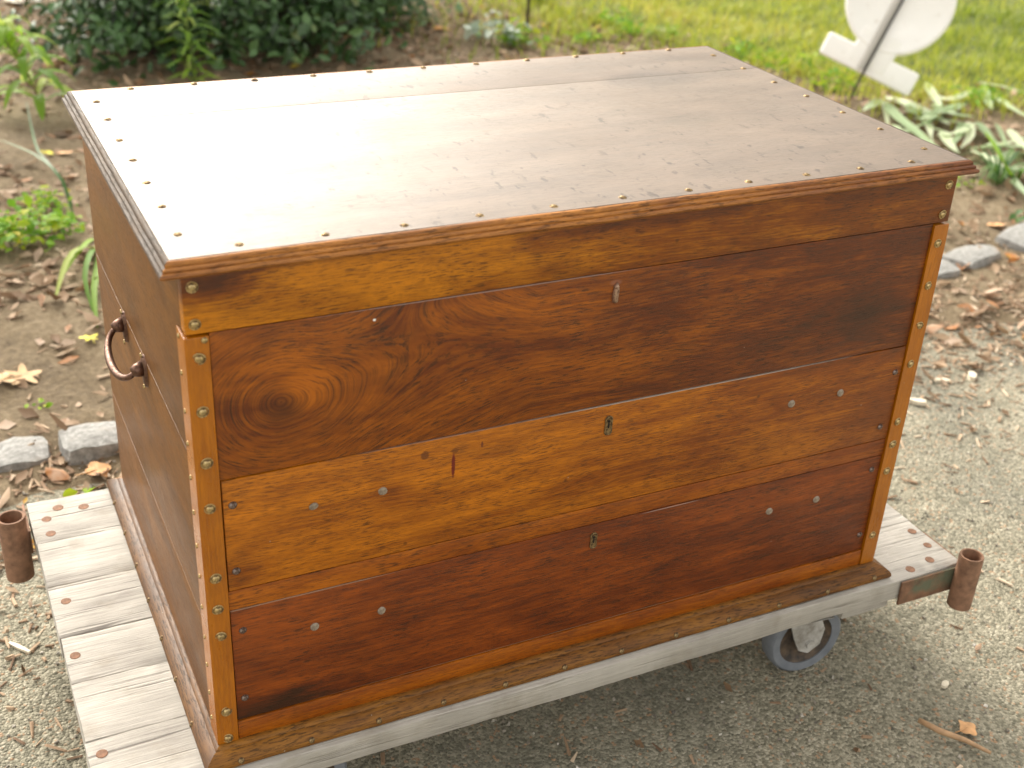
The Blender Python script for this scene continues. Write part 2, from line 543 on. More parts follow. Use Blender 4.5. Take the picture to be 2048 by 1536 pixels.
# driveway
s = NT("worn_asphalt_aggregate")
o = s.tc.outputs["Object"]
vor = s.voro(o, 230.0, 'F1', "Color")
vd = s.voro(o, 230.0)
vx = s.xyz(vor)
big = s.noise(o, 2.2, 5.0, 0.6)
mid = s.noise(o, 11.0, 5.0, 0.65)
fin = s.noise(o, 120.0, 4.0, 0.7)
t = s.math('ADD', s.math('MULTIPLY', vx[0], 0.40), s.math('MULTIPLY', mid, 0.35))
t = s.math('ADD', t, s.math('MULTIPLY', fin, 0.35))
c = s.ramp(t, ((0.28, (0.105, 0.098, 0.066)), (0.48, (0.225, 0.208, 0.148)), (0.66, (0.345, 0.315, 0.232)), (0.86, (0.56, 0.51, 0.40))))
c = s.mix(s.maprange(big, 0.46, 0.66, 0, 0.55), c, s.mix(fin, (0.055, 0.058, 0.045), (0.16, 0.16, 0.13)))
c = s.mix(s.maprange(vx[1], 0.93, 0.97, 0, 0.7), c, (0.42, 0.25, 0.14))
s.P("Base Color", c)
s.P("Roughness", 0.9)
s.bump(s.math('ADD', s.math('MULTIPLY', vd, -1.2), s.math('ADD', fin, mid)), 0.8, 0.004)
mat_asph = s.m

# soil
s = NT("bed_soil")
o = s.tc.outputs["Object"]
a_ = s.noise(o, 4.0, 6.0, 0.65)
b_ = s.noise(o, 55.0, 6.0, 0.75)
c_ = s.noise(o, 260.0, 3.0, 0.7)
c = s.ramp(s.math('ADD', s.math('MULTIPLY', a_, 0.4), s.math('MULTIPLY', b_, 0.6)),
           ((0.32, (0.095, 0.066, 0.036)), (0.50, (0.23, 0.170, 0.098)), (0.66, (0.37, 0.295, 0.19))))
c = s.mix(s.maprange(c_, 0.62, 0.72, 0, 0.6), c, (0.40, 0.33, 0.25))
s.P("Base Color", c)
s.P("Roughness", 0.95)
s.bump(s.math('ADD', b_, s.math('MULTIPLY', c_, 0.4)), 1.0, 0.012)
mat_soil = s.m

s = NT("lawn_turf")
o = s.tc.outputs["Object"]
a_ = s.noise(o, 2.5, 5.0, 0.6)
b_ = s.noise(o, 60.0, 5.0, 0.7)
c = s.ramp(s.math('ADD', s.math('MULTIPLY', a_, 0.5), s.math('MULTIPLY', b_, 0.5)),
           ((0.35, (0.06, 0.08, 0.02)), (0.5, (0.13, 0.17, 0.035)), (0.65, (0.20, 0.19, 0.07))))
s.P("Base Color", c)
s.P("Roughness", 0.9)
s.bump(b_, 1.0, 0.02)
mat_turf = s.m

s = NT("kerb_granite")
o = s.tc.outputs["Object"]
a_ = s.noise(o, 90.0, 4.0, 0.7)
b_ = s.noise(o, 12.0, 4.0, 0.6)
c = s.ramp(s.math('ADD', s.math('MULTIPLY', a_, 0.6), s.math('MULTIPLY', b_, 0.4)),
           ((0.32, (0.13, 0.125, 0.115)), (0.5, (0.27, 0.265, 0.25)), (0.66, (0.45, 0.44, 0.42))))
c = s.mix(s.maprange(b_, 0.52, 0.68, 0, 0.6), c, (0.20, 0.15, 0.10))
s.P("Base Color", c); s.P("Roughness", 0.85); s.bump(a_, 0.7, 0.004)
mat_granite = s.m


def leafmat(name, stops, trans=0.35, rough=0.5, attr=True, rndscale=0.25):
    s = NT(name)
    if attr:
        n = s.t.nodes.new("ShaderNodeAttribute")
        n.attribute_name = "rnd"
        f = n.outputs["Fac"]
    else:
        n = s.t.nodes.new("ShaderNodeObjectInfo")
        f = n.outputs["Random"]
    nz = s.noise(s.tc.outputs["Object"], 40.0, 4.0, 0.6)
    f = s.math('ADD', f, s.math('MULTIPLY', s.math('SUBTRACT', nz, 0.5), rndscale), clamp=True)
    c = s.ramp(f, stops)
    s.P("Base Color", c)
    s.P("Roughness", rough)
    if trans > 0:
        tr = s.t.nodes.new("ShaderNodeBsdfTranslucent")
        s.t.links.new(c, tr.inputs[0])
        mx = s.t.nodes.new("ShaderNodeMixShader")
        mx.inputs[0].default_value = trans
        s.t.links.new(s.b.outputs[0], mx.inputs[1])
        s.t.links.new(tr.outputs[0], mx.inputs[2])
        s.t.links.new(mx.outputs[0], s.out.inputs[0])
    return s.m


mat_litter = leafmat("dead_leaves", ((0.0, (0.12, 0.068, 0.032)), (0.25, (0.23, 0.140, 0.075)), (0.45, (0.31, 0.215, 0.13)),
                                     (0.62, (0.42, 0.29, 0.185)), (0.80, (0.52, 0.40, 0.30)), (0.93, (0.40, 0.15, 0.03)), (1.0, (0.55, 0.42, 0.06))), 0.2, 0.75)
mat_chip = leafmat("wood_chips", ((0.0, (0.13, 0.075, 0.042)), (0.35, (0.27, 0.175, 0.105)), (0.7, (0.45, 0.32, 0.21)), (1.0, (0.66, 0.54, 0.40))), 0.0, 0.85)
mat_pebble = leafmat("pebbles", ((0.0, (0.10, 0.09, 0.075)), (0.4, (0.24, 0.21, 0.17)), (0.8, (0.42, 0.38, 0.32)), (1.0, (0.62, 0.58, 0.52))), 0.0, 0.85)
mat_grass = leafmat("lawn_grass", ((0.0, (0.11, 0.18, 0.018)), (0.45, (0.33, 0.40, 0.045)), (0.8, (0.56, 0.55, 0.08)), (1.0, (0.48, 0.40, 0.12))), 0.45, 0.5)
mat_shrub = leafmat("dark_evergreen_leaf", ((0.0, (0.014, 0.036, 0.012)), (0.5, (0.060, 0.135, 0.040)), (0.85, (0.13, 0.24, 0.085)), (1.0, (0.16, 0.19, 0.06))), 0.15, 0.33)
mat_weed = leafmat("bright_weed_leaf", ((0.0, (0.10, 0.26, 0.012)), (0.5, (0.22, 0.42, 0.018)), (0.85, (0.42, 0.50, 0.02)), (1.0, (0.48, 0.40, 0.025))), 0.45, 0.65)
mat_dgreen = leafmat("mid_green_leaf", ((0.0, (0.045, 0.12, 0.025)), (0.6, (0.09, 0.20, 0.045)), (1.0, (0.16, 0.26, 0.06))), 0.35, 0.42)
mat_silver = leafmat("silvery_leaf", ((0.0, (0.13, 0.20, 0.13)), (0.5, (0.27, 0.35, 0.26)), (1.0, (0.50, 0.54, 0.44))), 0.3, 0.45)
mat_pale = leafmat("wilted_pale_leaf", ((0.0, (0.36, 0.48, 0.26)), (0.5, (0.54, 0.66, 0.40)), (1.0, (0.74, 0.80, 0.56))), 0.35, 0.4)
mat_lily = leafmat("lily_leaf", ((0.0, (0.12, 0.26, 0.015)), (0.6, (0.24, 0.40, 0.025)), (1.0, (0.44, 0.52, 0.12))), 0.45, 0.6)
mat_straw = leafmat("dry_straw", ((0.0, (0.34, 0.25, 0.12)), (1.0, (0.52, 0.41, 0.22))), 0.2, 0.7)


def flat(name, col, rough=0.6, var=0.25, trans=0.0):
    s = NT(name)
    n = s.noise(s.tc.outputs["Object"], 60.0, 4.0)
    c = s.ramp(n, ((0.3, tuple(q * (1 - var) for q in col)), (0.7, tuple(min(1, q * (1 + var)) for q in col))))
    s.P("Base Color", c); s.P("Roughness", rough); s.bump(n, 0.2, 0.001)
    return s.m


mat_orange = flat("orange_maple_leaf", (0.62, 0.27, 0.03))
mat_yellow = flat("yellow_leaf", (0.62, 0.55, 0.03))
mat_tan = flat("tan_oak_leaf", (0.50, 0.32, 0.15))
mat_red = flat("red_leaf", (0.33, 0.08, 0.05))
mat_peach = flat("peach_leaf", (0.62, 0.34, 0.15))
mat_cream = flat("cream_wood_chip", (0.72, 0.64, 0.50))
mat_stick = flat("peeled_stick", (0.42, 0.26, 0.14))
mat_bark = flat("bark", (0.075, 0.052, 0.04), 0.9, 0.4)
mat_stem = flat("green_stem", (0.12, 0.17, 0.05))
mat_redstem = flat("reddish_stem", (0.20, 0.13, 0.05))
mat_rod = flat("dark_metal_rod", (0.045, 0.045, 0.047), 0.45)
s = NT("white_plastic")
n = s.noise(s.tc.outputs["Object"], 9.0, 5.0, 0.6)
n2 = s.noise(s.tc.outputs["Object"], 30.0, 5.0, 0.7)
c = s.mix(s.maprange(n2, 0.62, 0.74, 0, 0.5), (0.93, 0.92, 0.89), (0.5, 0.42, 0.32))
c = s.mix(s.maprange(n, 0.3, 0.7, 0, 0.12), c, (0.6, 0.58, 0.52))
s.P("Base Color", c); s.P("Roughness", 0.45)
mat_white = s.m

# ------------------------------------------------------------------ SETTING: ground, driveway, bed, lawn
def grid_obj(name, xs, ys, zf, mat):
    X, Y = np.meshgrid(xs, ys)
    Z = zf(X, Y)
    V = np.stack([X.ravel(), Y.ravel(), np.broadcast_to(Z, X.shape).ravel()], 1)
    nx, ny = len(xs), len(ys)
    i = np.arange(nx - 1)[None, :] + nx * np.arange(ny - 1)[:, None]
    F = np.stack([i, i + 1, i + 1 + nx, i + nx], -1).reshape(-1, 4)
    return mesh_np(name, V, F, mat)


far = grid_obj("ground", np.linspace(-150, 150, 5), np.linspace(-150, 150, 5), lambda X, Y: np.full(X.shape, GZ - 0.08), mat_turf)
tag(far, kind="structure")
drive = grid_obj("driveway", np.linspace(-6, 8, 60), np.linspace(-6, 1.25, 50),
                 lambda X, Y: np.where(Y > 1.0, GZ - 0.01, GZ) + 0.0 * X, mat_asph)
tag(drive, kind="structure")


def bed_z(X, Y):
    h = ground_h(X, Y)
    return h


bed = grid_obj("planting_bed", np.arange(-2.5, 6.0, 0.022), np.arange(0.45, 5.6, 0.022), bed_z, mat_soil)
tag(bed, kind="structure")


def lawn_edge(y):
    """x of the lawn's left edge"""
    return np.interp(y, (1.4, 2.3, 2.64, 2.85, 3.07, 3.45, 3.82, 4.2, 4.7, 6.0), (4.6, 3.78, 3.63, 3.42, 3.22, 3.08, 2.92, 2.81, 2.74, 2.6))


lawn = grid_obj("lawn", np.arange(2.0, 14.0, 0.08), np.arange(1.4, 16.0, 0.08),
                lambda X, Y: ground_h(X, np.minimum(Y, 5.5)) + 0.010 * np.clip((X - lawn_edge(Y)) / 0.2, -3, 1) - 0.0, mat_turf)
tag(lawn, kind="structure")

# kerb of granite setts ------------------------------------------------
kerb = empty("granite_kerb", (0, 1.11, GZ))
tag(kerb, "low row of rough grey granite setts edging the driveway behind the chest", "kerb")


def stone(x, y, z, lx, ly, lz, rot, seed):
    bm = bmesh.new()
    bmesh.ops.create_cube(bm, size=1.0)
    bmesh.ops.subdivide_edges(bm, edges=bm.edges[:], cuts=3, use_grid_fill=True)
    for v in bm.verts:
        c = v.co.copy()
        # round the corners, then roughen
        q = Vector((c.x * 2, c.y * 2, c.z * 2))
        m = max(abs(q.x), abs(q.y), abs(q.z))
        r = q.length / 1.732
        q = q * (1 - 0.14 * max(0, (r / m) - 0.72) / 0.28)
        d = mnoise.noise_vector(Vector((q.x * 1.1 + seed * 7, q.y * 1.1, q.z * 1.1))) * 0.13 + mnoise.noise_vector(Vector((q.x * 3 + seed, q.y * 3, q.z * 3))) * 0.05
        q = q + d
        v.co = Vector((q.x * lx / 2, q.y * ly / 2, q.z * lz / 2))
    o = bm_obj("stone", bm, mat_granite, kerb, auto=40)
    o.location = (x - 0, y - 1.11, z - GZ)
    o.rotation_euler = (random.uniform(-.06, .06), random.uniform(-.06, .06), rot)
    return o


sx = [(-0.86, .17), (-0.66, .18), (-0.46, .19), (-0.27, .17), (-0.125, .11), (0.008, .12), (0.20, .19), (0.41, .19), (0.62, .18), (0.83, .19), (1.05, .2), (1.27, .19),
      (1.48, .19), (1.70, .2), (1.92, .18), (2.12, .18), (2.285, .11), (2.45, .2), (2.72, .19), (2.95, .18), (3.17, .2), (3.4, .2), (3.64, .2)]
for i, (x, l) in enumerate(sx):
    y = kerb_y(x) + random.uniform(-.012, .012)
    up = 0.004 + random.uniform(-.008, .008)
    if i == 5: up = 0.024
    if i == 4: up = 0.006
    if i in (16, 17, 18): up = 0.016
    slope = math.atan(0.15 * max(0, x - 1.0))
    stone(x, y, GZ + up - 0.04, l * 1.0, 0.105, 0.11, slope + random.uniform(-.06, .06), i * 1.7)

# ------------------------------------------------------------------ CHEST
W, D, H, T = 1.0, 0.633, 0.6405, 0.657
chest = empty("wooden_chest")
tag(chest, "large varnished oak chest with flat lid, two drawers and iron end handle on a dolly", "chest")


# carcass (dark inside seen through the joints)
box("carcass", 0.0195, 0.9805, 0.0200, D - 0.02, 0.003, H - 0.002, mat_dark, chest, 0)
# front
g = 0.0005
box("front_board", 0.0, 1.0, 0.0, 0.018, 0.5724 + g, H - 0.0005, mat_top, chest, 0.0012)
box("front_panel", 0.0240, 0.9765, 0.0008, 0.018, 0.3935 + g, 0.5724 - g, mat_panel, chest, 0.0013)
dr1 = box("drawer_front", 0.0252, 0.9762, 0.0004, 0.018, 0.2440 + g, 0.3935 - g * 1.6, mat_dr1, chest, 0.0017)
box("drawer_rail", 0.0240, 0.9765, 0.0010, 0.018, 0.2160 + g, 0.2440 - g, mat_rail, chest, 0.0012)
dr2 = box("drawer_front", 0.0248, 0.9762, 0.0016, 0.018, 0.0487 + g, 0.2160 - g, mat_dr2, chest, 0.0016)
box("bottom_rail", 0.0240, 0.9765, 0.0, 0.018, 0.018, 0.0487 - g, mat_rail, chest, 0.0018)
# sides and back
for sgn, x0, x1 in ((0, 0.0, 0.0185), (1, 0.9815, 1.0)):
    side = empty("side_panel", (0, 0, 0), chest)
    for z0, z1 in ((0.018, 0.182), (0.1832, 0.412), (0.4132, H - 0.0005)):
        box("board", x0, x1, 0.0186, D, z0, z1, mat_side, side, 0.0012)
for z0, z1 in ((0.018, 0.22), (0.2212, 0.43), (0.4312, H - 0.0005)):
    box("back_board", 0.0190, 0.9810, D - 0.019, D - 0.001, z0, z1, mat_side, chest, 0.0012)


def corner_strip(x0, x1, side):
    """L-shaped strip: front flange and side flange, one mesh"""
    pr = 0.0020
    y0 = -pr
    if side < 0:
        pts = [(x0 - pr, y0), (x1, y0), (x1, 0.012), (x0, 0.012), (x0, 0.034), (x0 - pr, 0.034)]
    else:
        pts = [(x1 + pr, y0), (x1 + pr, 0.034), (x1, 0.034), (x1, 0.012), (x0, 0.012), (x0, y0)]
    bm = bmesh.new()
    zs = np.linspace(0.0222, 0.5700, 26)
    rings = []
    for z in zs:
        rings.append([bm.verts.new((x + 0.0004 * mnoise.noise(Vector((z * 14, x * 9, 3 + side))), y, z)) for x, y in pts])
    n = len(pts)
    for a, b in zip(rings[:-1], rings[1:]):
        for i in range(n):
            j = (i + 1) % n
            bm.faces.new((a[i], a[j], b[j], b[i]))
    bm.faces.new(rings[0]); bm.faces.new(rings[-1])
    cx, cy = (x0 - pr, y0) if side < 0 else (x1 + pr, y0)
    es = [e for e in bm.edges if all(abs(v.co.x - cx) < 0.001 and abs(v.co.y - cy) < 1e-6 for v in e.verts)]
    es += [e for e in bm.edges if all(v in rings[-1] for v in e.verts)]
    bmesh.ops.bevel(bm, geom=list(set(es)), offset=0.0014, segments=3, profile=0.5, affect='EDGES', clamp_overlap=True)
    return bm_obj("corner_strip", bm, mat_strip, chest, auto=40)


stripL = corner_strip(0.0, 0.0232, -1)
stripR = corner_strip(0.9772, 1.0, 1)


def moulding(name, prof, x0, x1, y0, y1, which, mat, parent):
    """mitred length of moulding round a rectangle; prof = list of (outward, z)"""
    bm = bmesh.new()
    ends = []
    nseg = 28
    for k in range(nseg + 1):
        t = k / nseg
        ring = []
        for d, z in prof:
            if which == 'front': a, b = Vector((x0 - d, y0 - d, z)), Vector((x1 + d, y0 - d, z))
            elif which == 'back': a, b = Vector((x1 + d, y1 + d, z)), Vector((x0 - d, y1 + d, z))
            elif which == 'left': a, b = Vector((x0 - d, y1 + d, z)), Vector((x0 - d, y0 - d, z))
            else: a, b = Vector((x1 + d, y0 - d, z)), Vector((x1 + d, y1 + d, z))
            p = a.lerp(b, t)
            if 0 < k < nseg:
                p += mnoise.noise_vector(p * 14.0) * 0.0005 + mnoise.noise_vector(p * 70.0) * 0.00022
            ring.append(bm.verts.new(p))
        ends.append(ring)
    m = len(prof)
    for a, b in zip(ends[:-1], ends[1:]):
        for i in range(m - 1):
            bm.faces.new((a[i], a[i + 1], b[i + 1], b[i]))
    return bm_obj(name, bm, mat, parent, auto=38)


lid = empty("lid", (0, 0, 0), chest)
LX0, LX1, LY0, LY1 = -0.010, 1.010, -0.0010, 0.612
box("plank", LX0 + 0.0004, LX1 - 0.0004, LY0 + 0.0004, 0.4669, H + 0.0004, T, mat_lid, lid, 0.0010)
box("plank", LX0 + 0.0004, LX1 - 0.0004, 0.4685, LY1 - 0.0004, H + 0.0004, T - 0.0003, mat_lid, lid, 0.0010)
lprof = [(-0.004, H - 0.0006), (0.0085, H - 0.0010), (0.0112, H + 0.0006), (0.0122, H + 0.0028), (0.0112, H + 0.0050), (0.0088, H + 0.0060),
         (0.0080, H + 0.0064), (0.0086, H + 0.0078), (0.0080, H + 0.0095), (0.0058, H + 0.0106), (0.0050, H + 0.0108), (0.0052, H + 0.0125),
         (0.0042, H + 0.0146), (0.0020, H + 0.0160), (-0.0003, T - 0.0006), (-0.002, T - 0.002)]
for wch in ('front', 'back', 'left', 'right'):
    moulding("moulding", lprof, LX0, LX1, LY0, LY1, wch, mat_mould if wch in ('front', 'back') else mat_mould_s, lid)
bprof = [(0.0005, 0.0005), (0.0215, 0.0008), (0.0226, 0.0035), (0.0222, 0.0075), (0.0195, 0.0118), (0.0150, 0.0155), (0.0100, 0.0180),
         (0.0070, 0.0186), (0.0060, 0.0200), (0.0030, 0.0216), (0.0003, 0.0220), (-0.004, 0.0215)]
base = {}
for wch in ('front', 'back', 'left', 'right'):
    base[wch] = moulding("base_moulding", bprof, 0, W, -0.0022, D, wch, mat_base if wch in ('front', 'back') else mat_base_s, chest)

# nails and screws -------------------------------------------------------
def proto_mesh(name, prof, mat, seg=14, slot=False):
    bm = lathe_bm(prof, seg)
    bmesh.ops.recalc_face_normals(bm, faces=bm.faces)
    me = bpy.data.meshes.new(name)
    bm.to_mesh(me); bm.free()
    for p in me.polygons: p.use_smooth = True
    me.set_sharp_from_angle(angle=math.radians(50))
    me.materials.append(mat)
    return me


def slotted(name, R, r, hgt, mat, mat2=None):
    """round-head screw with slot sitting in a cup washer"""
    prof = [(R, -0.0008), (R, 0.0006), (R * 0.94, 0.0013), (R * 0.80, 0.0012), (R * 0.74, 0.0004), (r * 1.02, 0.0003), (r, 0.0008),
            (r * 0.92, hgt * 0.55), (r * 0.70, hgt * 0.85), (r * 0.35, hgt * 0.98), (0, hgt)]
    return proto_mesh(name, prof, mat)


me_screw = slotted("screw", 0.0078, 0.0052, 0.0040, mat_brass)
me_nail = proto_mesh("nail", [(0.0066, -0.0006), (0.0066, 0.0004), (0.0060, 0.0011), (0.0046, 0.0012), (0.0044, 0.0022), (0.0034, 0.0034), (0.0018, 0.0041), (0, 0.0043)], mat_brass_dull)
me_tack = proto_mesh("tack", [(0.0034, -0.0004), (0.0034, 0.0004), (0.0026, 0.0014), (0.0013, 0.0020), (0, 0.0022)], mat_brass, 10)
me_mnail = proto_mesh("moulding_nail", [(0.0046, -0.002), (0.0046, 0.0004), (0.0034, 0.0018), (0.0017, 0.0026), (0, 0.0028)], mat_brass_dull, 10)
me_dscrew = proto_mesh("dark_screw", [(0.0056, -0.0006), (0.0056, 0.0005), (0.0046, 0.0022), (0.0026, 0.0034), (0, 0.0038)], mat_screw, 12)
s = NT("wood_plug"); n = s.noise(s.tc.outputs["Object"], 300.0, 3.0)
s.P("Base Color", s.ramp(n, ((0.35, (0.17, 0.125, 0.09)), (0.65, (0.31, 0.25, 0.19))))); s.P("Roughness", 0.55)
mat_plug = s.m
me_plug = proto_mesh("plug", [(0.0062, -0.0006), (0.0062, 0.0008), (0.0054, 0.0014), (0.003, 0.0017), (0, 0.0017)], mat_plug, 14)


def stud(name, me, loc, nrm, parent, s=1.0):
    s *= 0.9
    if parent is lid and name == "nail": s = 0.78
    o = bpy.data.objects.new(name, me)
    COL.objects.link(o)
    o.parent = parent
    n = Vector(nrm) + Vector([random.gauss(0, 0.10) for _ in range(3)])
    o.rotation_euler = n.to_track_quat('Z', 'Y').to_euler()
    o.location = loc
    o.scale = (s, s, s * (0.6 if parent is lid else 0.85))
    return o


for x in (0.064, 0.152, 0.239, 0.327, 0.417, 0.505, 0.593, 0.679, 0.764, 0.846, 0.929):
    stud("nail", me_nail, (x, 0.0135 + random.gauss(0, .0012), T), (0, 0, 1), lid)
for y in (0.061, 0.144, 0.222, 0.304, 0.382, 0.467 + .003, 0.553):
    stud("nail", me_nail, (0.0133, y, T), (0, 0, 1), lid)
for i in range(11):
    stud("nail", me_nail, (0.067 + 0.0862 * i, 0.603, T), (0, 0, 1), lid)
for y in (0.052, 0.141, 0.222, 0.307, 0.386, 0.468, 0.553):
    stud("nail", me_nail, (0.984, y, T), (0, 0, 1), lid)
front_b = [o for o in chest.children if o.name.startswith("front_board")][0]
for x in (0.0105, 0.9875):
    for z, yy in ((0.625, 0.0), (0.584, 0.0)):
        stud("screw", me_screw, (x, yy - 0.0001, z), (0, -1, 0), front_b, 0.92)
for z in (0.546, 0.484, 0.421, 0.363, 0.269, 0.225, 0.186, 0.072, 0.029):
    stud("screw", me_screw, (0.0112 + random.gauss(0, .0006), -0.0021, z), (0, -1, 0), stripL, random.uniform(.9, 1.05))
for z in (0.544, 0.483, 0.423, 0.364, 0.271, 0.233, 0.188, 0.074):
    stud("screw", me_screw, (0.9885, -0.0021, z), (0, -1, 0), stripR, random.uniform(.86, .98))
stud("tack", me_tack, (0.0185, -0.0021, 0.566), (0, -1, 0), stripL, 1.2)
for z in (0.563, 0.520, 0.474, 0.434, 0.391, 0.345, 0.300, 0.258, 0.214, 0.170, 0.128, 0.085, 0.045):
    stud("tack", me_tack, (-0.0021, 0.0235, z), (-1, 0, 0), stripL)
for x, z in ((0.036, 0.360), (0.035, 0.271)):
    stud("screw", me_dscrew, (x, 0.0004, z), (0, -1, 0), dr1)
for x, z in ((0.965, 0.354), (0.959, 0.267)):
    stud("screw", me_dscrew, (x, 0.0004, z), (0, -1, 0), dr1, .9)
for x, z in ((0.038, 0.184), (0.035, 0.082), (0.962, 0.194), (0.966, 0.078)):
    stud("screw", me_dscrew, (x, 0.0016, z), (0, -1, 0), dr2, .95)
for x, z in ((0.127, 0.336), (0.210, 0.337), (0.791, 0.338), (0.873, 0.339)):
    stud("wood_plug", me_plug, (x, 0.0004, z), (0, -1, 0), dr1)
for x, z in ((0.124, 0.163), (0.209, 0.162), (0.786, 0.165), (0.868, 0.165)):
    stud("wood_plug", me_plug, (x, 0.0016, z), (0, -1, 0), dr2)
for i in range(12):
    stud("nail", me_mnail, (0.020 + 0.0882 * i, -0.0235, 0.0085), (0, -1, 0.45), base['front'])
for i in range(7):
    stud("nail", me_mnail, (-0.0213, 0.06 + 0.088 * i, 0.0085), (-1, 0, 0.45), base['left'])


# keyhole plates
def keyhole(x, z, y, parent, s=1.0, label=None):
    bm = bmesh.new()
    pts = []
    for i in range(13):
        a = math.pi * i / 12
        pts.append((0.0056 * math.cos(a), 0.0080 + 0.0056 * math.sin(a)))
    pts += [(-0.0050, 0.002), (-0.0056, -0.010), (-0.0035, -0.0135), (0.0035, -0.0135), (0.0056, -0.010), (0.0050, 0.002)]
    a = [bm.verts.new((p[0] * s, 0.0, p[1] * s)) for p in pts]
    f = bm.faces.new(a)
    r = bmesh.ops.extrude_face_region(bm, geom=[f])
    vs = [v for v in r['geom'] if isinstance(v, bmesh.types.BMVert)]
    bmesh.ops.translate(bm, verts=vs, vec=(0, -0.0016, 0))
    top = [q for q in bm.faces if all(v in vs for v in q.verts)]
    bmesh.ops.inset_region(bm, faces=top, thickness=0.0012 * s, depth=0.0004)
    bmesh.ops.inset_region(bm, faces=[q for q in top if q.is_valid], thickness=0.0008 * s, depth=-0.0010)
    o = bm_obj("keyhole_plate", bm, mat_brass_dull, parent, auto=30)
    o.location = (x, y, z)
    # the keyhole itself
    bm = lathe_bm([(0.0, 0), (0.0017 * s, 0), (0.0017 * s, 0.0004), (0, 0.0004)], 12)
    bmesh.ops.rotate(bm, verts=bm.verts, cent=(0, 0, 0), matrix=Matrix.Rotation(math.radians(90), 3, 'X'))
    bmesh.ops.translate(bm, verts=bm.verts, vec=(0, -0.0014, 0.006 * s))
    bm_box(bm, -0.0008 * s, 0.0008 * s, -0.0018, -0.0012, -0.004 * s, 0.006 * s)
    h = bm_obj("keyhole", bm, mat_dark, parent)
    h.location = (x, y, z)
    return o


keyhole(0.507, 0.364, 0.0004, dr1)
keyhole(0.502, 0.190, 0.0016, dr2, 0.92)
# worn swinging keyhole cover on the upper panel
bm = bmesh.new()
cp = [(0.001, 0.014), (0.0042, 0.011), (0.0048, 0.003), (0.0036, -0.006), (0.0040, -0.012), (0.0005, -0.0145), (-0.0042, -0.011), (-0.0046, -0.002), (-0.0030, 0.010)]
a = [bm.verts.new((p[0], 0, p[1])) for p in cp]
f = bm.faces.new(a)
r = bmesh.ops.extrude_face_region(bm, geom=[f])
vs = [v for v in r['geom'] if isinstance(v, bmesh.types.BMVert)]
for v in vs:
    v.co = Vector((v.co.x * 0.6 + 0.0004, -0.0045, v.co.z * 0.8))
bmesh.ops.bevel(bm, geom=bm.edges[:], offset=0.0006, segments=1, affect='EDGES')
panel = [o for o in chest.children if o.name.startswith("front_panel")][0]
kc = bm_obj("keyhole_cover", bm, metal("worn_keyhole_cover", (0.42, 0.28, 0.20), 0.4, (0.16, 0.075, 0.045), 0.1), panel, smooth=True)
kc.location = (0.499, 0.0009, 0.545)

# iron end handle
hd = empty("end_handle", (0, 0, 0), chest)


def plate(yc, zc):
    bm = bmesh.new()
    pts = []
    for i in range(24):
        a = 2 * math.pi * i / 24
        r = 1.0 + 0.18 * math.cos(2 * a)
        pts.append((0.013 * r * math.cos(a) * 0.9, 0.034 * r * math.sin(a) * 0.8))
    a = [bm.verts.new((0.0005, yc + p[0], zc + p[1])) for p in pts]
    b = [bm.verts.new((-0.0035, yc + p[0] * .85, zc + p[1] * .9)) for p in pts]
    c = [bm.verts.new((-0.0045, yc + p[0] * .55, zc + p[1] * .6)) for p in pts]
    for q, w_ in ((a, b), (b, c)):
        for i in range(24):
            j = (i + 1) % 24
            bm.faces.new((q[i], q[j], w_[j], w_[i]))
    bm.faces.new(c)
    # boss that carries the bail
    tube_bm(bm, [(-0.002, yc, zc + 0.004), (-0.012, yc, zc + 0.002), (-0.017, yc, zc)], [0.011, 0.0085, 0.006], 12)
    return bm_obj("mount_plate", bm, mat_iron, hd, smooth=True)


YA, YB, ZH = 0.408, 0.276, 0.396
plate(YA, ZH); plate(YB, ZH)
pts, rad = [], []
for i in range(25):
    t = i / 24
    a = math.pi * t
    y = (YA + YB) / 2 + (YA - YB) / 2 * math.cos(a) * (1.0 if abs(math.cos(a)) > 0.9 else 1.0)
    out = 0.012 + 0.020 * math.sin(a) ** 0.7
    drop = 0.018 * math.sin(a) ** 0.8
    pts.append((-out, y, ZH - drop))
    rad.append(0.0036 + 0.0018 * math.sin(a) ** 1.5)
bm = bmesh.new()
tube_bm(bm, pts, rad, 12)
bm_obj("bail", bm, mat_iron, hd, smooth=True)
for y in (YA, YB):
    for dz in (0.022, -0.022):
        stud("screw", me_tack, (-0.0038, y, ZH + dz), (-1, 0, 0), hd, 1.1)

# ------------------------------------------------------------------ DOLLY
dolly = empty("plank_dolly", (0.5, 0.3, GZ))
tag(dolly, "low weathered plank dolly with rusty corner sockets and grey rubber wheels, under the chest", "dolly")
DOFF = Vector((-0.5, -0.3, -GZ))


def dchild(o):
    o.location = o.location + DOFF
    return o


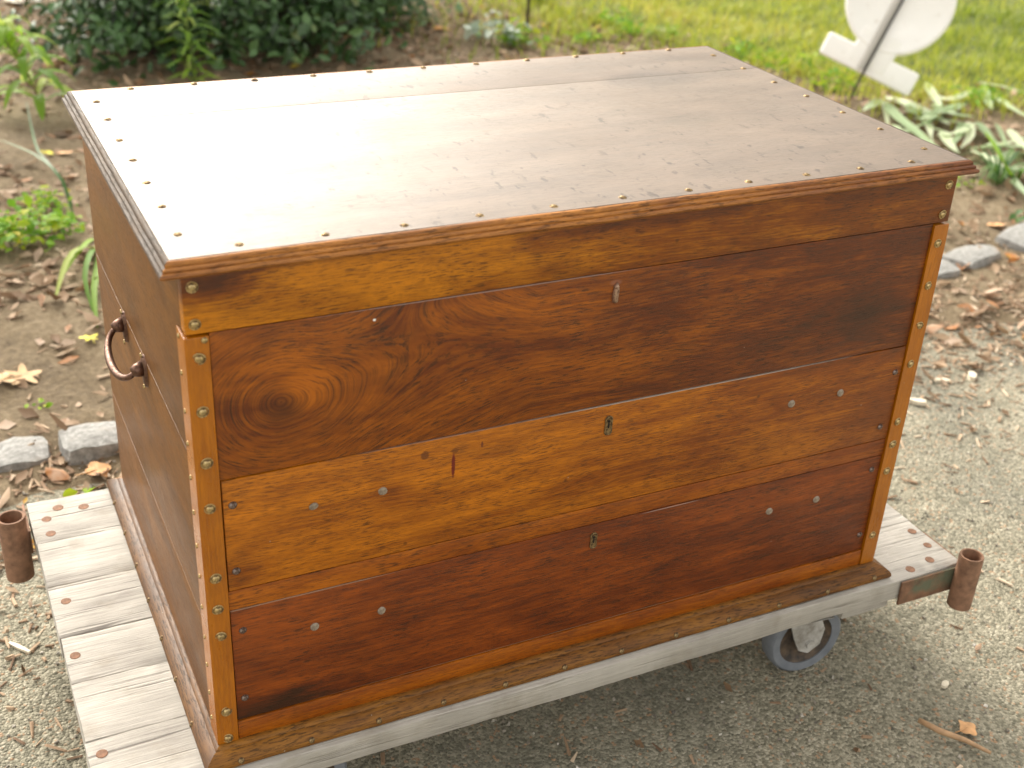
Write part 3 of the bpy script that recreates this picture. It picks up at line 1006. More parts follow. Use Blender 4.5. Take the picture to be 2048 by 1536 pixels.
ys = [-0.034, 0.088, 0.200, 0.298, 0.418, 0.532, 0.648]
for k in range(6):
    y0, y1 = ys[k] + 0.0003, ys[k + 1] - 0.0003
    dz = -random.uniform(0, 0.0008) - 0.0002
    xs_ = np.linspace(-0.146 + random.uniform(-.001, .0015), 1.157 + random.uniform(-.002, .001), 90)
    # ring profile of the plank's section, rounded corners
    sec = [(0, 0.003), (0.0012, 0.0012), (0.004, 0.0), (0.02, 0.0), (None, 0)]
    b = y1 - y0
    prof = [(0, -0.034), (0, -0.003), (0.0008, -0.0009), (0.0026, 0.0), (b * .33, 0.0), (b * .66, 0), (b - 0.0026, 0.0), (b - 0.0008, -0.0009), (b, -0.003), (b, -0.034), (b - .003, -0.038), (0.003, -0.038)]
    V, F = [], []
    if k != 4:
        prof[1] = (0, -0.0012); prof[2] = (0.0004, -0.0004) if k else prof[2]
    if k != 3:
        prof[8] = (b, -0.0012); prof[7] = (b - 0.0004, -0.0004)
    m = len(prof)
    for i, x in enumerate(xs_):
        for j, (py, pz) in enumerate(prof):
            p = Vector((x, y0 + py, pz + dz))
            nz = mnoise.noise_vector(Vector((x * 9 + k * 5, py * 40, pz * 40))) * 0.0010 + mnoise.noise_vector(Vector((x * 45 + k * 5, py * 90, pz * 90))) * 0.0006
            if j in (2, 7, 1, 8):
                e = max(0, mnoise.noise(Vector((x * 16 + k * 9, j, 0))) - 0.15)
                p.z -= e * 0.0035
                p.y += e * 0.0022 * (1 if j < 5 else -1)
            if k == 0 and j in (0, 1, 2, 11):
                p.y += 0.004 * max(0, mnoise.noise(Vector((x * 5, 7, pz * 10))))
            nz.z = min(nz.z, 0.0) if j in (3, 4, 5, 6) else nz.z
            V.append(tuple(p + nz))
    for i in range(len(xs_) - 1):
        for j in range(m):
            q = (j + 1) % m
            F.append((i * m + j, i * m + q, (i + 1) * m + q, (i + 1) * m + j))
    bmx = bmesh.new()
    vv = [bmx.verts.new(p) for p in V]
    for f in F: bmx.faces.new([vv[q] for q in f])
    bmx.faces.new(vv[:m]); bmx.faces.new(vv[-m:])
    dchild(bm_obj("plank", bmx, mat_plank, dolly, auto=45))
me_bolt = proto_mesh("bolt", [(0.0120, -0.001), (0.0118, 0.0003), (0.0100, 0.0010), (0.0070, 0.0004), (0.0035, 0.0012), (0, 0.0015)], mat_bolt, 14)
for (x, y) in ((-0.103, 0.619), (-0.066, 0.608), (-0.124, 0.593), (-0.123, 0.552), (-0.126, 0.377), (-0.132, 0.255), (-0.130, 0.061),
               (1.140, 0.062), (1.137, 0.022), (1.113, -0.010), (1.067, -0.018), (1.13, 0.15), (1.13, 0.26), (1.13, 0.38), (1.13, 0.55)):
    o = stud("bolt", me_bolt, (x, y, -0.0003), (0, 0, 1), dolly, random.uniform(.62, .82))
    o.rotation_euler = (random.uniform(-.05, .05), random.uniform(-.05, .05), 0)
    dchild(o)
# cross bearers under the planks
for x in (0.0, 1.0):
    dchild(box("bearer", x - 0.045, x + 0.045, -0.010, 0.62, -0.072, -0.0405, mat_plank, dolly, 0.003))


# corner irons with stake sockets
def pipe_socket(cx, cy, z0, z1, R, parent):
    bm = lathe_bm([(R * 0.80, z0), (R, z0 + 0.001), (R, z1 - 0.0015), (R * 0.97, z1), (R * 0.82, z1), (R * 0.78, z1 - 0.002), (R * 0.78, z0 + 0.004), (R * 0.80, z0)], 28)
    o = bm_obj("stake_socket", bm, mat_rust, parent, auto=40)
    o.location = Vector((cx, cy, 0)) + DOFF
    return o


def corner_iron(x0, x1, yf, ys0, ys1, xs_face, sgn):
    bm = bmesh.new()
    bm_box(bm, x0, x1, yf - 0.005, yf - 0.0010, -0.046, -0.004, 0.0012)
    xa, xb = (xs_face + 0.001, xs_face + 0.005) if sgn > 0 else (xs_face - 0.005, xs_face - 0.001)
    bm_box(bm, xa, xb, ys0, ys1, -0.046, -0.004, 0.0012)
    return bm


bm = corner_iron(1.035, 1.156, -0.034, -0.040, 0.075, 1.157, 1)
dchild(bm_obj("corner_iron", bm, mat_rust_g, dolly, auto=40))
pipe_socket(1.151, -0.0535, -0.068, 0.028, 0.0185, dolly)
bm = corner_iron(-0.146, -0.03, 0.6535, 0.575, 0.655, -0.149, -1)
dchild(bm_obj("corner_iron", bm, mat_rust, dolly, auto=40))
pipe_socket(-0.174, 0.572, -0.080, 0.030, 0.0205, dolly)


# casters
def caster(x, y, rot):
    c = empty("caster", Vector((x, y, 0)) + DOFF, dolly)
    zc = -0.1295
    tyre = lathe_bm([(0.047, -0.014), (0.060, -0.016), (0.0645, -0.012), (0.0655, 0), (0.0645, 0.012), (0.060, 0.016), (0.047, 0.014), (0.046, 0.0), (0.047, -0.014)], 40)
    hub = lathe_bm([(0, -0.017), (0.014, -0.017), (0.016, -0.010), (0.030, -0.006), (0.044, -0.009), (0.0475, -0.013), (0.0475, 0.013), (0.044, 0.009), (0.030, 0.006), (0.016, 0.010), (0.014, 0.017), (0, 0.017)], 32)
    R = Matrix.Rotation(math.radians(90), 3, 'X')
    for b, nm, mt in ((tyre, "tyre", mat_rubber), (hub, "wheel_hub", mat_hub)):
        bmesh.ops.rotate(b, verts=b.verts, cent=(0, 0, 0), matrix=R)
        o = bm_obj(nm, b, mt, c, auto=45)
        o.location = (0.02, 0, zc)
    bm = bmesh.new()
    # fork: tapered cheeks on both sides, crown plate, axle
    for sy in (-1, 1):
        pts = [(-0.024, -0.075), (0.030, -0.075), (0.044, -0.105), (0.040, -0.135), (0.020, -0.149), (0.002, -0.140), (-0.010, -0.115)]
        a = [bm.verts.new((p[0], sy * 0.0205, p[1])) for p in pts]
        b = [bm.verts.new((p[0], sy * 0.0240, p[1])) for p in pts]
        bm.faces.new(a); bm.faces.new(b)
        for i in range(len(pts)):
            j = (i + 1) % len(pts)
            bm.faces.new((a[i], a[j], b[j], b[i]))
    bm_box(bm, -0.026, 0.032, -0.0240, 0.0240, -0.0750, -0.0722, 0.0005)
    tube_bm(bm, [(0.02, -0.029, zc), (0.02, 0.029, zc)], 0.008, 6)
    o = bm_obj("fork", bm, mat_galv, c, auto=35)
    bm = bmesh.new()
    bm_box(bm, -0.045, 0.045, -0.040, 0.040, -0.0722, -0.0690 if False else -0.0715, 0.0)
    bm_obj("top_plate", bm, mat_galv, c)
    c.rotation_euler = (0, 0, rot)
    return c


caster(0.908, 0.042, math.radians(-5))
caster(0.09, 0.045, math.radians(8))
caster(0.92, 0.57, math.radians(-3))
caster(0.08, 0.57, math.radians(5))


# ------------------------------------------------------------------ leaf / blade geometry
def blade(curve, w, fold=0.25, seg=8, wprof=None, roll=0.0, side=None):
    """ribbon along a polyline (resampled), V-folded -> verts, quads"""
    P = [Vector(p) for p in curve]
    # Catmull-like resample
    L = [0.0]
    for a, b in zip(P[:-1], P[1:]): L.append(L[-1] + (b - a).length)
    out = []
    for i in range(seg + 1):
        t = L[-1] * i / seg
        k = 0
        while k < len(P) - 2 and L[k + 1] < t: k += 1
        u = (t - L[k]) / max(1e-6, L[k + 1] - L[k])
        p0, p1, p2, p3 = P[max(k - 1, 0)], P[k], P[k + 1], P[min(k + 2, len(P) - 1)]
        out.append(0.5 * ((2 * p1) + (p2 - p0) * u + (2 * p0 - 5 * p1 + 4 * p2 - p3) * u * u + (3 * p1 - p0 - 3 * p2 + p3) * u ** 3))
    V, F = [], []
    for i, p in enumerate(out):
        t = i / seg
        tan = (out[min(i + 1, seg)] - out[max(i - 1, 0)]).normalized()
        s = side if side is not None else tan.cross(Vector((0, 0, 1)))
        if s.length < 1e-3: s = Vector((1, 0, 0))
        s = (s - tan * s.dot(tan)).normalized()
        s = Matrix.Rotation(roll, 3, tan) @ s
        n = s.cross(tan)
        ww = (wprof(t) if wprof else math.sin(math.pi * min(1, t * 0.93 + 0.05)) ** 0.8) * w / 2
        V += [p - s * ww + n * ww * fold, p.copy(), p + s * ww + n * ww * fold]
        if i:
            b = 3 * i
            F += [(b - 3, b - 2, b + 1, b), (b - 2, b - 1, b + 2, b + 1)]
    return V, F


def add_leaf(name, parent, mat, curve, w, origin, rnd=None, **kw):
    V, F = blade(curve, w, **kw)
    V = [v - Vector(origin) for v in V]
    r = random.random() if rnd is None else rnd
    return mesh_np(name, [tuple(v) for v in V], F, mat, parent, True, np.full(len(V), r))


def ground_pt(u, v, up=0.0):
    d = px_ray(u, v)
    t = (GZ + 0.01 - CAM.z) / d.z
    p = CAM + d * t
    return Vector((p.x, p.y, gh(p.x, p.y) + up))


# ------------------------------------------------------------------ litter as masses
def scatter(n, fn):
    pts = []
    while len(pts) < n:
        x, y = fn()
        pts.append((x, y))
    return np.array(pts)


def leaf_mass(name, XY, size, mat, aspect=0.6, curl=0.35, lift=0.004, label=None, cat=None):
    n = len(XY)
    # 3x3 patch, lens outline
    us = np.array([-1, -1, -1, 0, 0, 0, 1, 1, 1]) * 0.5
    wv = np.array([-.18, 0, .18, -1, 0, 1, -.15, 0, .15]) * 0.5
    S = size * rng.uniform(0.55, 1.3, n)
    A = aspect * rng.uniform(0.6, 1.3, n)
    th = rng.uniform(0, 6.283, n)
    tx = rng.normal(0, 0.30, n); ty = rng.normal(0, 0.30, n)
    cu = curl * rng.uniform(0.2, 1.4, n)
    lx = us[None, :] * S[:, None]
    ly = wv[None, :] * (S * A)[:, None]
    lz = (np.abs(us[None, :]) ** 2 * 2 + np.abs(wv[None, :]) ** 2 * 3) * (S * cu)[:, None] * rng.choice([-0.6, 1, 1], n)[:, None]
    lz += lx * tx[:, None] + ly * ty[:, None]
    lz += rng.normal(0, 0.05, lz.shape) * S[:, None]
    X = XY[:, 0, None] + lx * np.cos(th)[:, None] - ly * np.sin(th)[:, None]
    Y = XY[:, 1, None] + lx * np.sin(th)[:, None] + ly * np.cos(th)[:, None]
    h = np.maximum(ground_h(XY[:, 0], XY[:, 1]), GZ)
    mn = lz.min(1)
    Z = h[:, None] + lz - mn[:, None] + rng.uniform(-0.3, 1.0, n)[:, None] * lift
    V = np.stack([X, Y, Z], -1).reshape(-1, 3)
    f = np.array([[0, 1, 4, 3], [1, 2, 5, 4], [3, 4, 7, 6], [4, 5, 8, 7]])
    F = (f[None] + 9 * np.arange(n)[:, None, None]).reshape(-1, 4)
    R = np.repeat(rng.beta(1.6, 1.9, n), 9)
    o = mesh_np(name, V, F, mat, None, True, R)
    tag(o, label, cat, kind="stuff")
    return o


def bed_xy():
    while True:
        y = 0.72 + 5.0 * rng.random() ** 1.1
        x = rng.uniform(-1.4, 4.3)
        e = float(lawn_edge(y))
        if x > e + rng.exponential(0.15): continue
        dens = 0.35 + 0.65 * (0.5 + 0.5 * float(fbm(x, y, 2.2, 3, 9)))
        if x < 0.5 and 1.2 < y < 1.75: dens *= 0.25       # bare patch by the kerb
        if x < 1.0 and 2.75 < y < 3.6: dens *= 0.30       # bare patch under the lily
        if y > 3.5: dens = min(1, dens * 1.3)
        if rng.random() < dens: return x, y


leaf_mass("leaf_litter", scatter(7500, bed_xy), 0.042, mat_litter, label="brown and tan fallen leaves strewn over the planting bed", cat="leaf litter")


def drive_xy():
    while True:
        x = rng.uniform(-0.7, 3.6); y = rng.uniform(-0.8, 1.15)
        d = 0.05 + 0.95 * math.exp(-max(0, 0.80 - y) * (5.5 if x > 0.3 else 3.0))
        if rng.random() < d: return x, y


def chips(name, XY, l0, l1, w0, w1, mat, label, cat):
    n = len(XY)
    L = rng.uniform(l0, l1, n); Wd = rng.uniform(w0, w1, n); Hh = Wd * rng.uniform(0.25, 0.6, n)
    th = rng.uniform(0, 6.283, n)
    c = np.array([(-1, -1, 0), (1, -.6, 0), (1, .6, 0), (-1, 1, 0), (-.8, -.7, 1), (.7, -.6, 1), (.9, .3, 1), (-.9, .7, 1)]) * np.array([.5, .5, 1])
    P = c[None] * np.stack([L, Wd, Hh], -1)[:, None, :]
    P = P + rng.normal(0, 0.10, P.shape) * Wd[:, None, None]
    tl = rng.normal(0, 0.12, n)
    P[..., 2] += P[..., 0] * tl[:, None] + 0.12 * (P[..., 0] ** 2 / L[:, None]) * 2
    X = XY[:, 0, None] + P[..., 0] * np.cos(th)[:, None] - P[..., 1] * np.sin(th)[:, None]
    Y = XY[:, 1, None] + P[..., 0] * np.sin(th)[:, None] + P[..., 1] * np.cos(th)[:, None]
    Z = np.maximum(ground_h(XY[:, 0], XY[:, 1]), GZ)[:, None] + P[..., 2] + 0.0005
    V = np.stack([X, Y, Z], -1).reshape(-1, 3)
    f = np.array([[4, 5, 6, 7], [0, 1, 5, 4], [1, 2, 6, 5], [2, 3, 7, 6], [3, 0, 4, 7]])
    F = (f[None] + 8 * np.arange(n)[:, None, None]).reshape(-1, 4)
    o = mesh_np(name, V, F, mat, None, False, np.repeat(rng.random(n), 8))
    tag(o, label, cat, kind="stuff")
    return o


leaf_mass("driveway_litter", scatter(900, drive_xy), 0.020, mat_litter, 0.5, label="small leaf scraps scattered along the driveway edge", cat="leaf litter")
chips("wood_chips", scatter(4200, drive_xy), 0.010, 0.034, 0.0025, 0.007, mat_chip, "splintered wood chips lying along the driveway edge", "wood chips")
chips("mulch", scatter(15000, bed_xy), 0.008, 0.036, 0.0025, 0.008, mat_chip, "shredded bark mulch between the leaves in the bed", "mulch")


def peb_xy():
    return rng.uniform(-0.5, 2.6), rng.uniform(-0.7, 1.1)


chips("gravel", scatter(3500, peb_xy), 0.002, 0.006, 0.003, 0.006, mat_pebble, "loose grit lying on the driveway", "gravel")


# ------------------------------------------------------------------ lawn grass
def grass_mass(name, XY, h0, h1, w, mat, label, cat, lean=0.5, hue=None):
    n = len(XY)
    Hh = rng.uniform(h0, h1, n)
    th = rng.uniform(0, 6.283, n)
    le = Hh * rng.uniform(0.1, 1.0, n) * lean
    dx, dy = np.cos(th), np.sin(th)
    px, py = -dy, dx
    z0 = ground_h(XY[:, 0], np.minimum(XY[:, 1], 5.5))
    V = np.zeros((n, 7, 3))
    for k, (t, wf) in enumerate(((0, 1), (0.4, 0.9), (0.75, 0.6))):
        off = le * t ** 1.8
        zz = z0 + Hh * t * (1 - 0.25 * t * lean)
        for sgn, idx in ((-1, 2 * k), (1, 2 * k + 1)):
            V[:, idx, 0] = XY[:, 0] + dx * off + sgn * px * w * wf / 2
            V[:, idx, 1] = XY[:, 1] + dy * off + sgn * py * w * wf / 2
            V[:, idx, 2] = zz
    V[:, 6, 0] = XY[:, 0] + dx * le
    V[:, 6, 1] = XY[:, 1] + dy * le
    V[:, 6, 2] = z0 + Hh * (1 - 0.25 * lean)
    f = np.array([[0, 1, 3], [0, 3, 2], [2, 3, 5], [2, 5, 4], [4, 5, 6]])
    F = (f[None] + 7 * np.arange(n)[:, None, None]).reshape(-1, 3)
    hv = rng.random(n) * 0.55 + 0.45 * (0.5 + 0.5 * fbm(XY[:, 0], XY[:, 1], 2.0, 3, 17)) if hue is None else hue
    o = mesh_np(name, V.reshape(-1, 3), F, mat, None, True, np.repeat(hv, 7))
    tag(o, label, cat, kind="stuff")
    return o


def lawn_xy():
    while True:
        y = 1.6 + 6.4 * rng.random() ** 1.2
        x = float(lawn_edge(y)) - 0.15 + rng.exponential(1.6)
        if x < 9: 
            e = (x - float(lawn_edge(y))) / 0.5
            if rng.random() < 0.25 + 0.75 * min(1, max(0, e)) and rng.random() < 0.55 + 0.45 * float(fbm(x, y, 3.0, 3, 23)): return x, y


grass_mass("grass", scatter(52000, lawn_xy), 0.03, 0.085, 0.0055, mat_grass, "yellow green lawn grass beyond the planting bed", "grass", 0.9)


def thin_xy():
    while True:
        y = rng.uniform(1.9, 4.9)
        x = float(lawn_edge(y)) - rng.exponential(0.35)
        if rng.random() < 0.3 + 0.7 * float(fbm(x, y, 4.0, 3, 29)): return x, y


grass_mass("sparse_grass", scatter(2600, thin_xy), 0.03, 0.10, 0.006, mat_grass, "thin grass straying from the lawn into the leaf litter", "grass", 0.9)


# ------------------------------------------------------------------ leafy clumps
def leaf_cloud(P, N, L, Wd, rndv):
    """P centres (n,3), N normals (n,3): folded lens leaves -> V, F, attr"""
    n = len(P)
    N = N / np.linalg.norm(N, axis=1, keepdims=True)
    R = rng.normal(size=(n, 3))
    Tn = np.cross(N, R); Tn /= np.linalg.norm(Tn, axis=1, keepdims=True)
    B = np.cross(N, Tn)
    u = np.array([-.5, -.1, -.1, -.1, .25, .25, .25, .5])
    w = np.array([0, -.5, 0, .5, -.38, 0, .38, 0])
    h = np.array([0, .12, 0, .12, .10, 0, .10, -.10])
    V = P[:, None] + Tn[:, None] * (u[None] * L[:, None])[..., None] + B[:, None] * (w[None] * Wd[:, None])[..., None] + N[:, None] * (h[None] * L[:, None])[..., None]
    f = np.array([[0, 1, 2, 2], [0, 2, 3, 3], [1, 4, 5, 2], [2, 5, 6, 3], [4, 7, 5, 5], [5, 7, 6, 6]])
    tri = np.array([[0, 1, 2], [0, 2, 3], [1, 4, 5], [1, 5, 2], [2, 5, 6], [2, 6, 3], [4, 7, 5], [5, 7, 6]])
    F = (tri[None] + 8 * np.arange(n)[:, None, None]).reshape(-1, 3)
    return V.reshape(-1, 3), F, np.repeat(rndv, 8)


def shrub(cx, cy, rx, ry, h, n, leaf, label, mat=mat_shrub, nb=16, group=None, name="shrub"):
    root = empty(name, (cx, cy, gh(cx, cy)))
    tag(root, label, "shrub", group)
    # branch tips carry clusters of leaves
    bm = bmesh.new()
    cl = []
    for i in range(nb * 6):
        a = random.uniform(0, 6.283)
        r = math.sqrt(random.random())
        z = random.uniform(0.12, 1.0)
        k = math.sqrt(max(0.05, 1 - (z - 0.45) ** 2 * 2.2))
        cl.append(Vector((rx * r * k * math.cos(a), ry * r * k * math.sin(a), h * z)))
    for i in range(nb):
        e = cl[i]
        b = Vector((e.x * 0.25, e.y * 0.25, -0.02))
        m = (b + e) * 0.5 + Vector((random.uniform(-.05, .05), random.uniform(-.05, .05), 0.03))
        tube_bm(bm, [b, m, e], [0.011, 0.007, 0.003], 5)
    bm_obj("stem", bm, mat_bark, root, smooth=True)
    idx = rng.integers(0, len(cl), n)
    C = np.array([tuple(c) for c in cl])[idx]
    off = rng.normal(size=(n, 3)) * np.array([0.075, 0.075, 0.055])
    P = C + off
    N = off + np.array([0, -0.03, 0.08]) + rng.normal(size=(n, 3)) * 0.05
    L = leaf * rng.uniform(0.6, 1.25, n)
    V, F, A = leaf_cloud(P, N, L, L * rng.uniform(0.38, 0.55, n), np.clip(rng.beta(2, 2.5, n), 0, 1))
    mesh_np("foliage", V, F, mat, root, True, A)
    return root


shrub(0.66, 4.02, 0.36, 0.30, 0.42, 2600, 0.052, "dark green shrub at the top left, behind the tall green stem", group="dark evergreen shrubs behind the chest")
shrub(1.26, 3.98, 0.46, 0.40, 0.60, 4200, 0.058, "largest dark evergreen shrub, behind the middle of the chest's back edge", group="dark evergreen shrubs behind the chest")
shrub(1.74, 4.42, 0.28, 0.30, 0.42, 2400, 0.050, "dark evergreen shrub farthest right, left of the yellow orange maple leaf", group="dark evergreen shrubs behind the chest")
shrub(1.05, 5.0, 0.8, 0.4, 0.9, 4200, 0.06, "dark evergreen shrub standing behind the row of lower shrubs", group="dark evergreen shrubs behind the chest")


def weed(x, y, r, h, n, leaf, mat, label, cat="weed", group=None, name="weed", aspect=0.62, up=0.05):
    z = gh(x, y)
    root = empty(name, (x, y, z))
    tag(root, label, cat, group)
    bm = bmesh.new()
    P = []
    ns = max(4, n // 12) if n >= 20 else 1
    for i in range(ns):
        a = random.uniform(0, 6.283); q = math.sqrt(random.random())
        e = Vector((r * q * math.cos(a), r * q * math.sin(a), h * random.uniform(0.35, 1.0) * (1 - 0.4 * q)))
        b = Vector((e.x * 0.55, e.y * 0.55, -0.005))
        tube_bm(bm, [b, (b + e) / 2 + Vector((0, 0, 0.01)), e], [0.0016, 0.0013, 0.0008], 4)
        P.append(e)
    bm_obj("stem", bm, mat_stem, root, smooth=True)
    C = np.array([tuple(p) for p in P])[rng.integers(0, ns, n)]
    off = rng.normal(size=(n, 3)) * np.array([1, 1, 0.5]) * leaf * 0.9
    Pn = C + off
    Pn[:, 2] = np.maximum(Pn[:, 2], 0.006)
    N = rng.normal(size=(n, 3)) * 0.35 + np.array([0, -0.1, 1])
    L = leaf * rng.uniform(0.55, 1.2, n)
    V, F, A = leaf_cloud(Pn, N, L, L * aspect * rng.uniform(.8, 1.2, n), rng.beta(2, 2, n))
    mesh_np("foliage", V, F, mat, root, True, A)
    return root


wg = "bright green weeds left of the chest"
p = ground_pt(85, 440); weed(p.x, p.y, 0.07, 0.07, 110, 0.024, mat_weed, "small fresh green weed, upper one of the patch left of the chest", group=wg)
p = ground_pt(25, 505); weed(p.x, p.y, 0.10, 0.09, 190, 0.034, mat_weed, "yellow green weed at the left edge, lowest of the patch", group=wg)
p = ground_pt(120, 490); weed(p.x, p.y, 0.06, 0.06, 80, 0.030, mat_weed, "bright green weed close beside the chest's left side, above the strap leaves", group=wg)
p = ground_pt(160, 988); weed(p.x, p.y, 0.018, 0.022, 7, 0.026, mat_weed, "tiny bright green seedling beside the dolly's rear left corner", "seedling", name="seedling")
p = ground_pt(75, 815); weed(p.x, p.y, 0.020, 0.012, 8, 0.016, mat_weed, "tiny yellow green sprig on the bare soil above the kerb", "seedling", name="seedling")
p = ground_pt(2030, 445); weed(p.x, p.y, 0.03, 0.045, 16, 0.035, mat_dgreen, "small green weed at the right edge just above the kerb", "weed")
p = ground_pt(1925, 375); weed(p.x, p.y, 0.045, 0.03, 26, 0.024, mat_weed, "low greyish weed below the lid's right corner", "weed")
p = ground_pt(1045, 95); weed(p.x, p.y, 0.10, 0.10, 120, 0.036, mat_weed, "leafy green weed round the foot of the thin dark stake", "weed")
p = ground_pt(1085, 20); weed(p.x, p.y, 0.05, 0.18, 50, 0.034, mat_weed, "upright light green weed right of the thin dark stake", "weed")
p = ground_pt(985, 90); weed(p.x, p.y, 0.11, 0.13, 55, 0.055, mat_silver, "silvery leaved plant left of the thin dark stake", "plant", name="silver_plant")
for (u, v, r_, n_, lb) in ((1180, 92, .07, 55, "green weed behind the lid, first one right of the stake"),
                           (1250, 80, .06, 50, "green weed behind the lid, midway between stake and lid corner"),
                           (1320, 85, .05, 36, "small green weed behind the lid, nearest the lawn"),
                           (1235, 50, .07, 60, "fresh green weed at the lawn's edge above the lid")):
    p = ground_pt(u, v); weed(p.x, p.y, r_, 0.07, n_, 0.036, mat_weed, lb, group="weeds along the lawn edge")
for (u, v, r_, n_, lb) in ((1500, 120, .10, 90, "light green weed touching the lid's far right corner"),
                           (1580, 150, .09, 80, "light green weed beside the lid, left of the white ornament"),
                           (1660, 185, .09, 80, "light green weed beside the lid, just left of the ornament's rod"),
                           (1950, 215, .10, 80, "light green weed right of the white ornament")):
    p = ground_pt(u, v); weed(p.x, p.y, r_, 0.08, n_, 0.045, mat_weed, lb, group="light green weeds beside the lid", aspect=0.3)
p = ground_pt(620, 120); weed(p.x, p.y, 0.14, 0.05, 80, 0.035, mat_dgreen, "low dark creeping weed under the shrubs behind the lid", "weed", aspect=.5)
p = ground_pt(830, 60); weed(p.x, p.y, 0.22, 0.16, 150, 0.045, mat_dgreen, "mid green weed at the right foot of the dark shrubs", "weed", aspect=.45)


# lily-like plant at the upper left
def whorled(base, top, n, leaf, wd, mat, label, cat, name, spread=0.9, first=0.15, wilt=0.3, rstem=0.004, stem_mat=None):
    root = empty(name, base)
    tag(root, label, cat)
    B = Vector((0, 0, -0.01)); Tp = Vector(top) - Vector(base)
    mid = Tp * 0.5 + Vector((0.01, 0, 0.02))
    bm = bmesh.new()
    tube_bm(bm, [B, mid, Tp], [rstem, rstem * .8, rstem * .4], 6)
    bm_obj("stem", bm, stem_mat or mat_stem, root, smooth=True)
    for i in range(n):
        t = first + (1 - first) * i / (n - 1)
        p = (B.lerp(mid, t * 2) if t < .5 else mid.lerp(Tp, t * 2 - 1))
        a = i * 2.4 + random.uniform(-.3, .3)
        l = leaf * (1 - 0.45 * t ** 3) * random.uniform(.8, 1.15)
        d = Vector((math.cos(a), math.sin(a), 0))
        up = 0.25 + 0.9 * t ** 2
        c = [p, p + d * l * .35 * spread + Vector((0, 0, l * .28 * up + .01)), p + d * l * .75 * spread + Vector((0, 0, l * (.35 * up - .10 * wilt))),
             p + d * l * spread + Vector((0, 0, l * (.35 * up - .45 * wilt)))]
        V, F = blade(c, wd * random.uniform(.8, 1.15), seg=7, roll=random.uniform(-.3, .3))
        mesh_np("leaf", [tuple(v) for v in V], F, mat, root, True, np.full(len(V), random.random()))
    return root


p = ground_pt(95, 235)
whorled(p, p + Vector((-0.12, 0.04, 0.30)), 34, 0.22, 0.034, mat_lily, "lily-like plant with broad arching leaves in the upper left corner", "plant", "lily_plant", wilt=0.6, stem_mat=mat_redstem)
p = ground_pt(390, 185)
whorled(p, p + Vector((-0.02, 0.10, 0.52)), 90, 0.13, 0.015, mat_lily, "tall narrow leaved green stem in front of the dark shrubs", "plant", "tall_stem_plant", wilt=0.25, first=0.08)


# arching strap leaves left of the chest
def strap_plant(base, curves, mat, label, cat, name, w, group=None):
    root = empty(name, base)
    tag(root, label, cat, group)
    for c in curves:
        add_leaf("leaf", root, c[1] if isinstance(c, tuple) and not isinstance(c[0], (int, float)) and len(c) > 1 and isinstance(c[1], bpy.types.Material) else mat,
                 c[0] if isinstance(c, tuple) and len(c) > 1 and isinstance(c[1], bpy.types.Material) else c, w * random.uniform(.8, 1.15), base, seg=10,
                 wprof=lambda t: min(1, 0.45 + t * 2.2) * max(0.0, 1 - t ** 3) ** 0.8)
    return root


def gp3(seq):
    """(u, v, height above ground) -> world points"""
    out = []
    for u, v, h in seq:
        d = px_ray(u, v)
        t = (GZ + 0.01 + h - CAM.z) / d.z
        out.append(CAM + d * t)
    return out


b = ground_pt(200, 500)
strap_plant(b, [gp3([(205, 500, 0.01), (165, 495, 0.07), (135, 520, 0.06), (108, 606, 0.01)]),
                gp3([(205, 500, 0.01), (182, 505, 0.08), (170, 560, 0.06), (192, 640, 0.008)]),
                gp3([(205, 500, 0.01), (190, 478, 0.06), (160, 500, 0.07), (120, 560, 0.02)]),
                gp3([(205, 500, 0.01), (200, 520, 0.06), (188, 580, 0.05), (196, 662, 0.008)])],
            mat_lily, "tuft of drooping strap leaves against the chest's left side below the weeds", "plant", "strap_leaf_tuft", 0.019)
b = ground_pt(148, 432)
strap_plant(b, [gp3([(148, 432, 0.0), (125, 360, 0.09), (70, 310, 0.12), (-5, 278, 0.10)]),
                gp3([(146, 430, 0.0), (118, 350, 0.08), (75, 300, 0.09), (52, 200, 0.02)])],
            mat_dgreen, "two long thin grass blades arching over the leaves left of the lid", "grass blades", "arching_grass", 0.008)
b = ground_pt(60, 720)
strap_plant(b, [gp3([(62, 722, 0.003), (40, 695, 0.008), (0, 655, 0.004)])], mat_straw, "thin straw lying on the bare soil at the left edge", "straw", "straw", 0.006)

# cut pale stalk with leaves lying to the right of the lid
cuts = [((1770, 195), (1830, 215), (1900, 250)), ((1770, 205), (1800, 240), (1880, 300)), ((1765, 200), (1772, 235), (1775, 262)), ((1765, 200), (1735, 215), (1715, 228)),
        ((1800, 235), (1860, 290), (1925, 335)), ((1855, 240), (1860, 270), (1868, 292)), ((1860, 235), (1930, 250), (1990, 275)), ((1925, 245), (1915, 275), (1895, 300)),
        ((1935, 245), (1940, 275), (1920, 298)), ((1940, 300), (2000, 330), (2060, 352)), ((1960, 305), (2010, 345), (2062, 398)), ((1945, 300), (1985, 290), (2030, 300)),
        ((1965, 170), (1975, 200), (1985, 220)), ((1955, 165), (2010, 175), (2060, 190)), ((1870, 190), (1900, 200), (1950, 180)), ((1780, 250), (1800, 262), (1835, 262)),
        ((1990, 195), (2020, 215), (2055, 235)), ((1850, 165), (1880, 215), (1890, 235))]
for i in range(20):
    u0, v0_ = random.uniform(1790, 2050), 0
    v0_ = 190 + (u0 - 1790) * 0.38 + random.uniform(-45, 60)
    if u0 < 1900 and v0_ > 290: v0_ = 270
    a_ = random.uniform(-0.5, 1.1)
    l_ = random.uniform(50, 95)
    cuts.append(tuple((u0 + l_ * t * math.cos(a_), v0_ + l_ * t * math.sin(a_) + 8 * math.sin(t * 3)) for t in (0, .5, 1)))
b = ground_pt(1900, 280)
pile = empty("cut_strap_leaves", b)
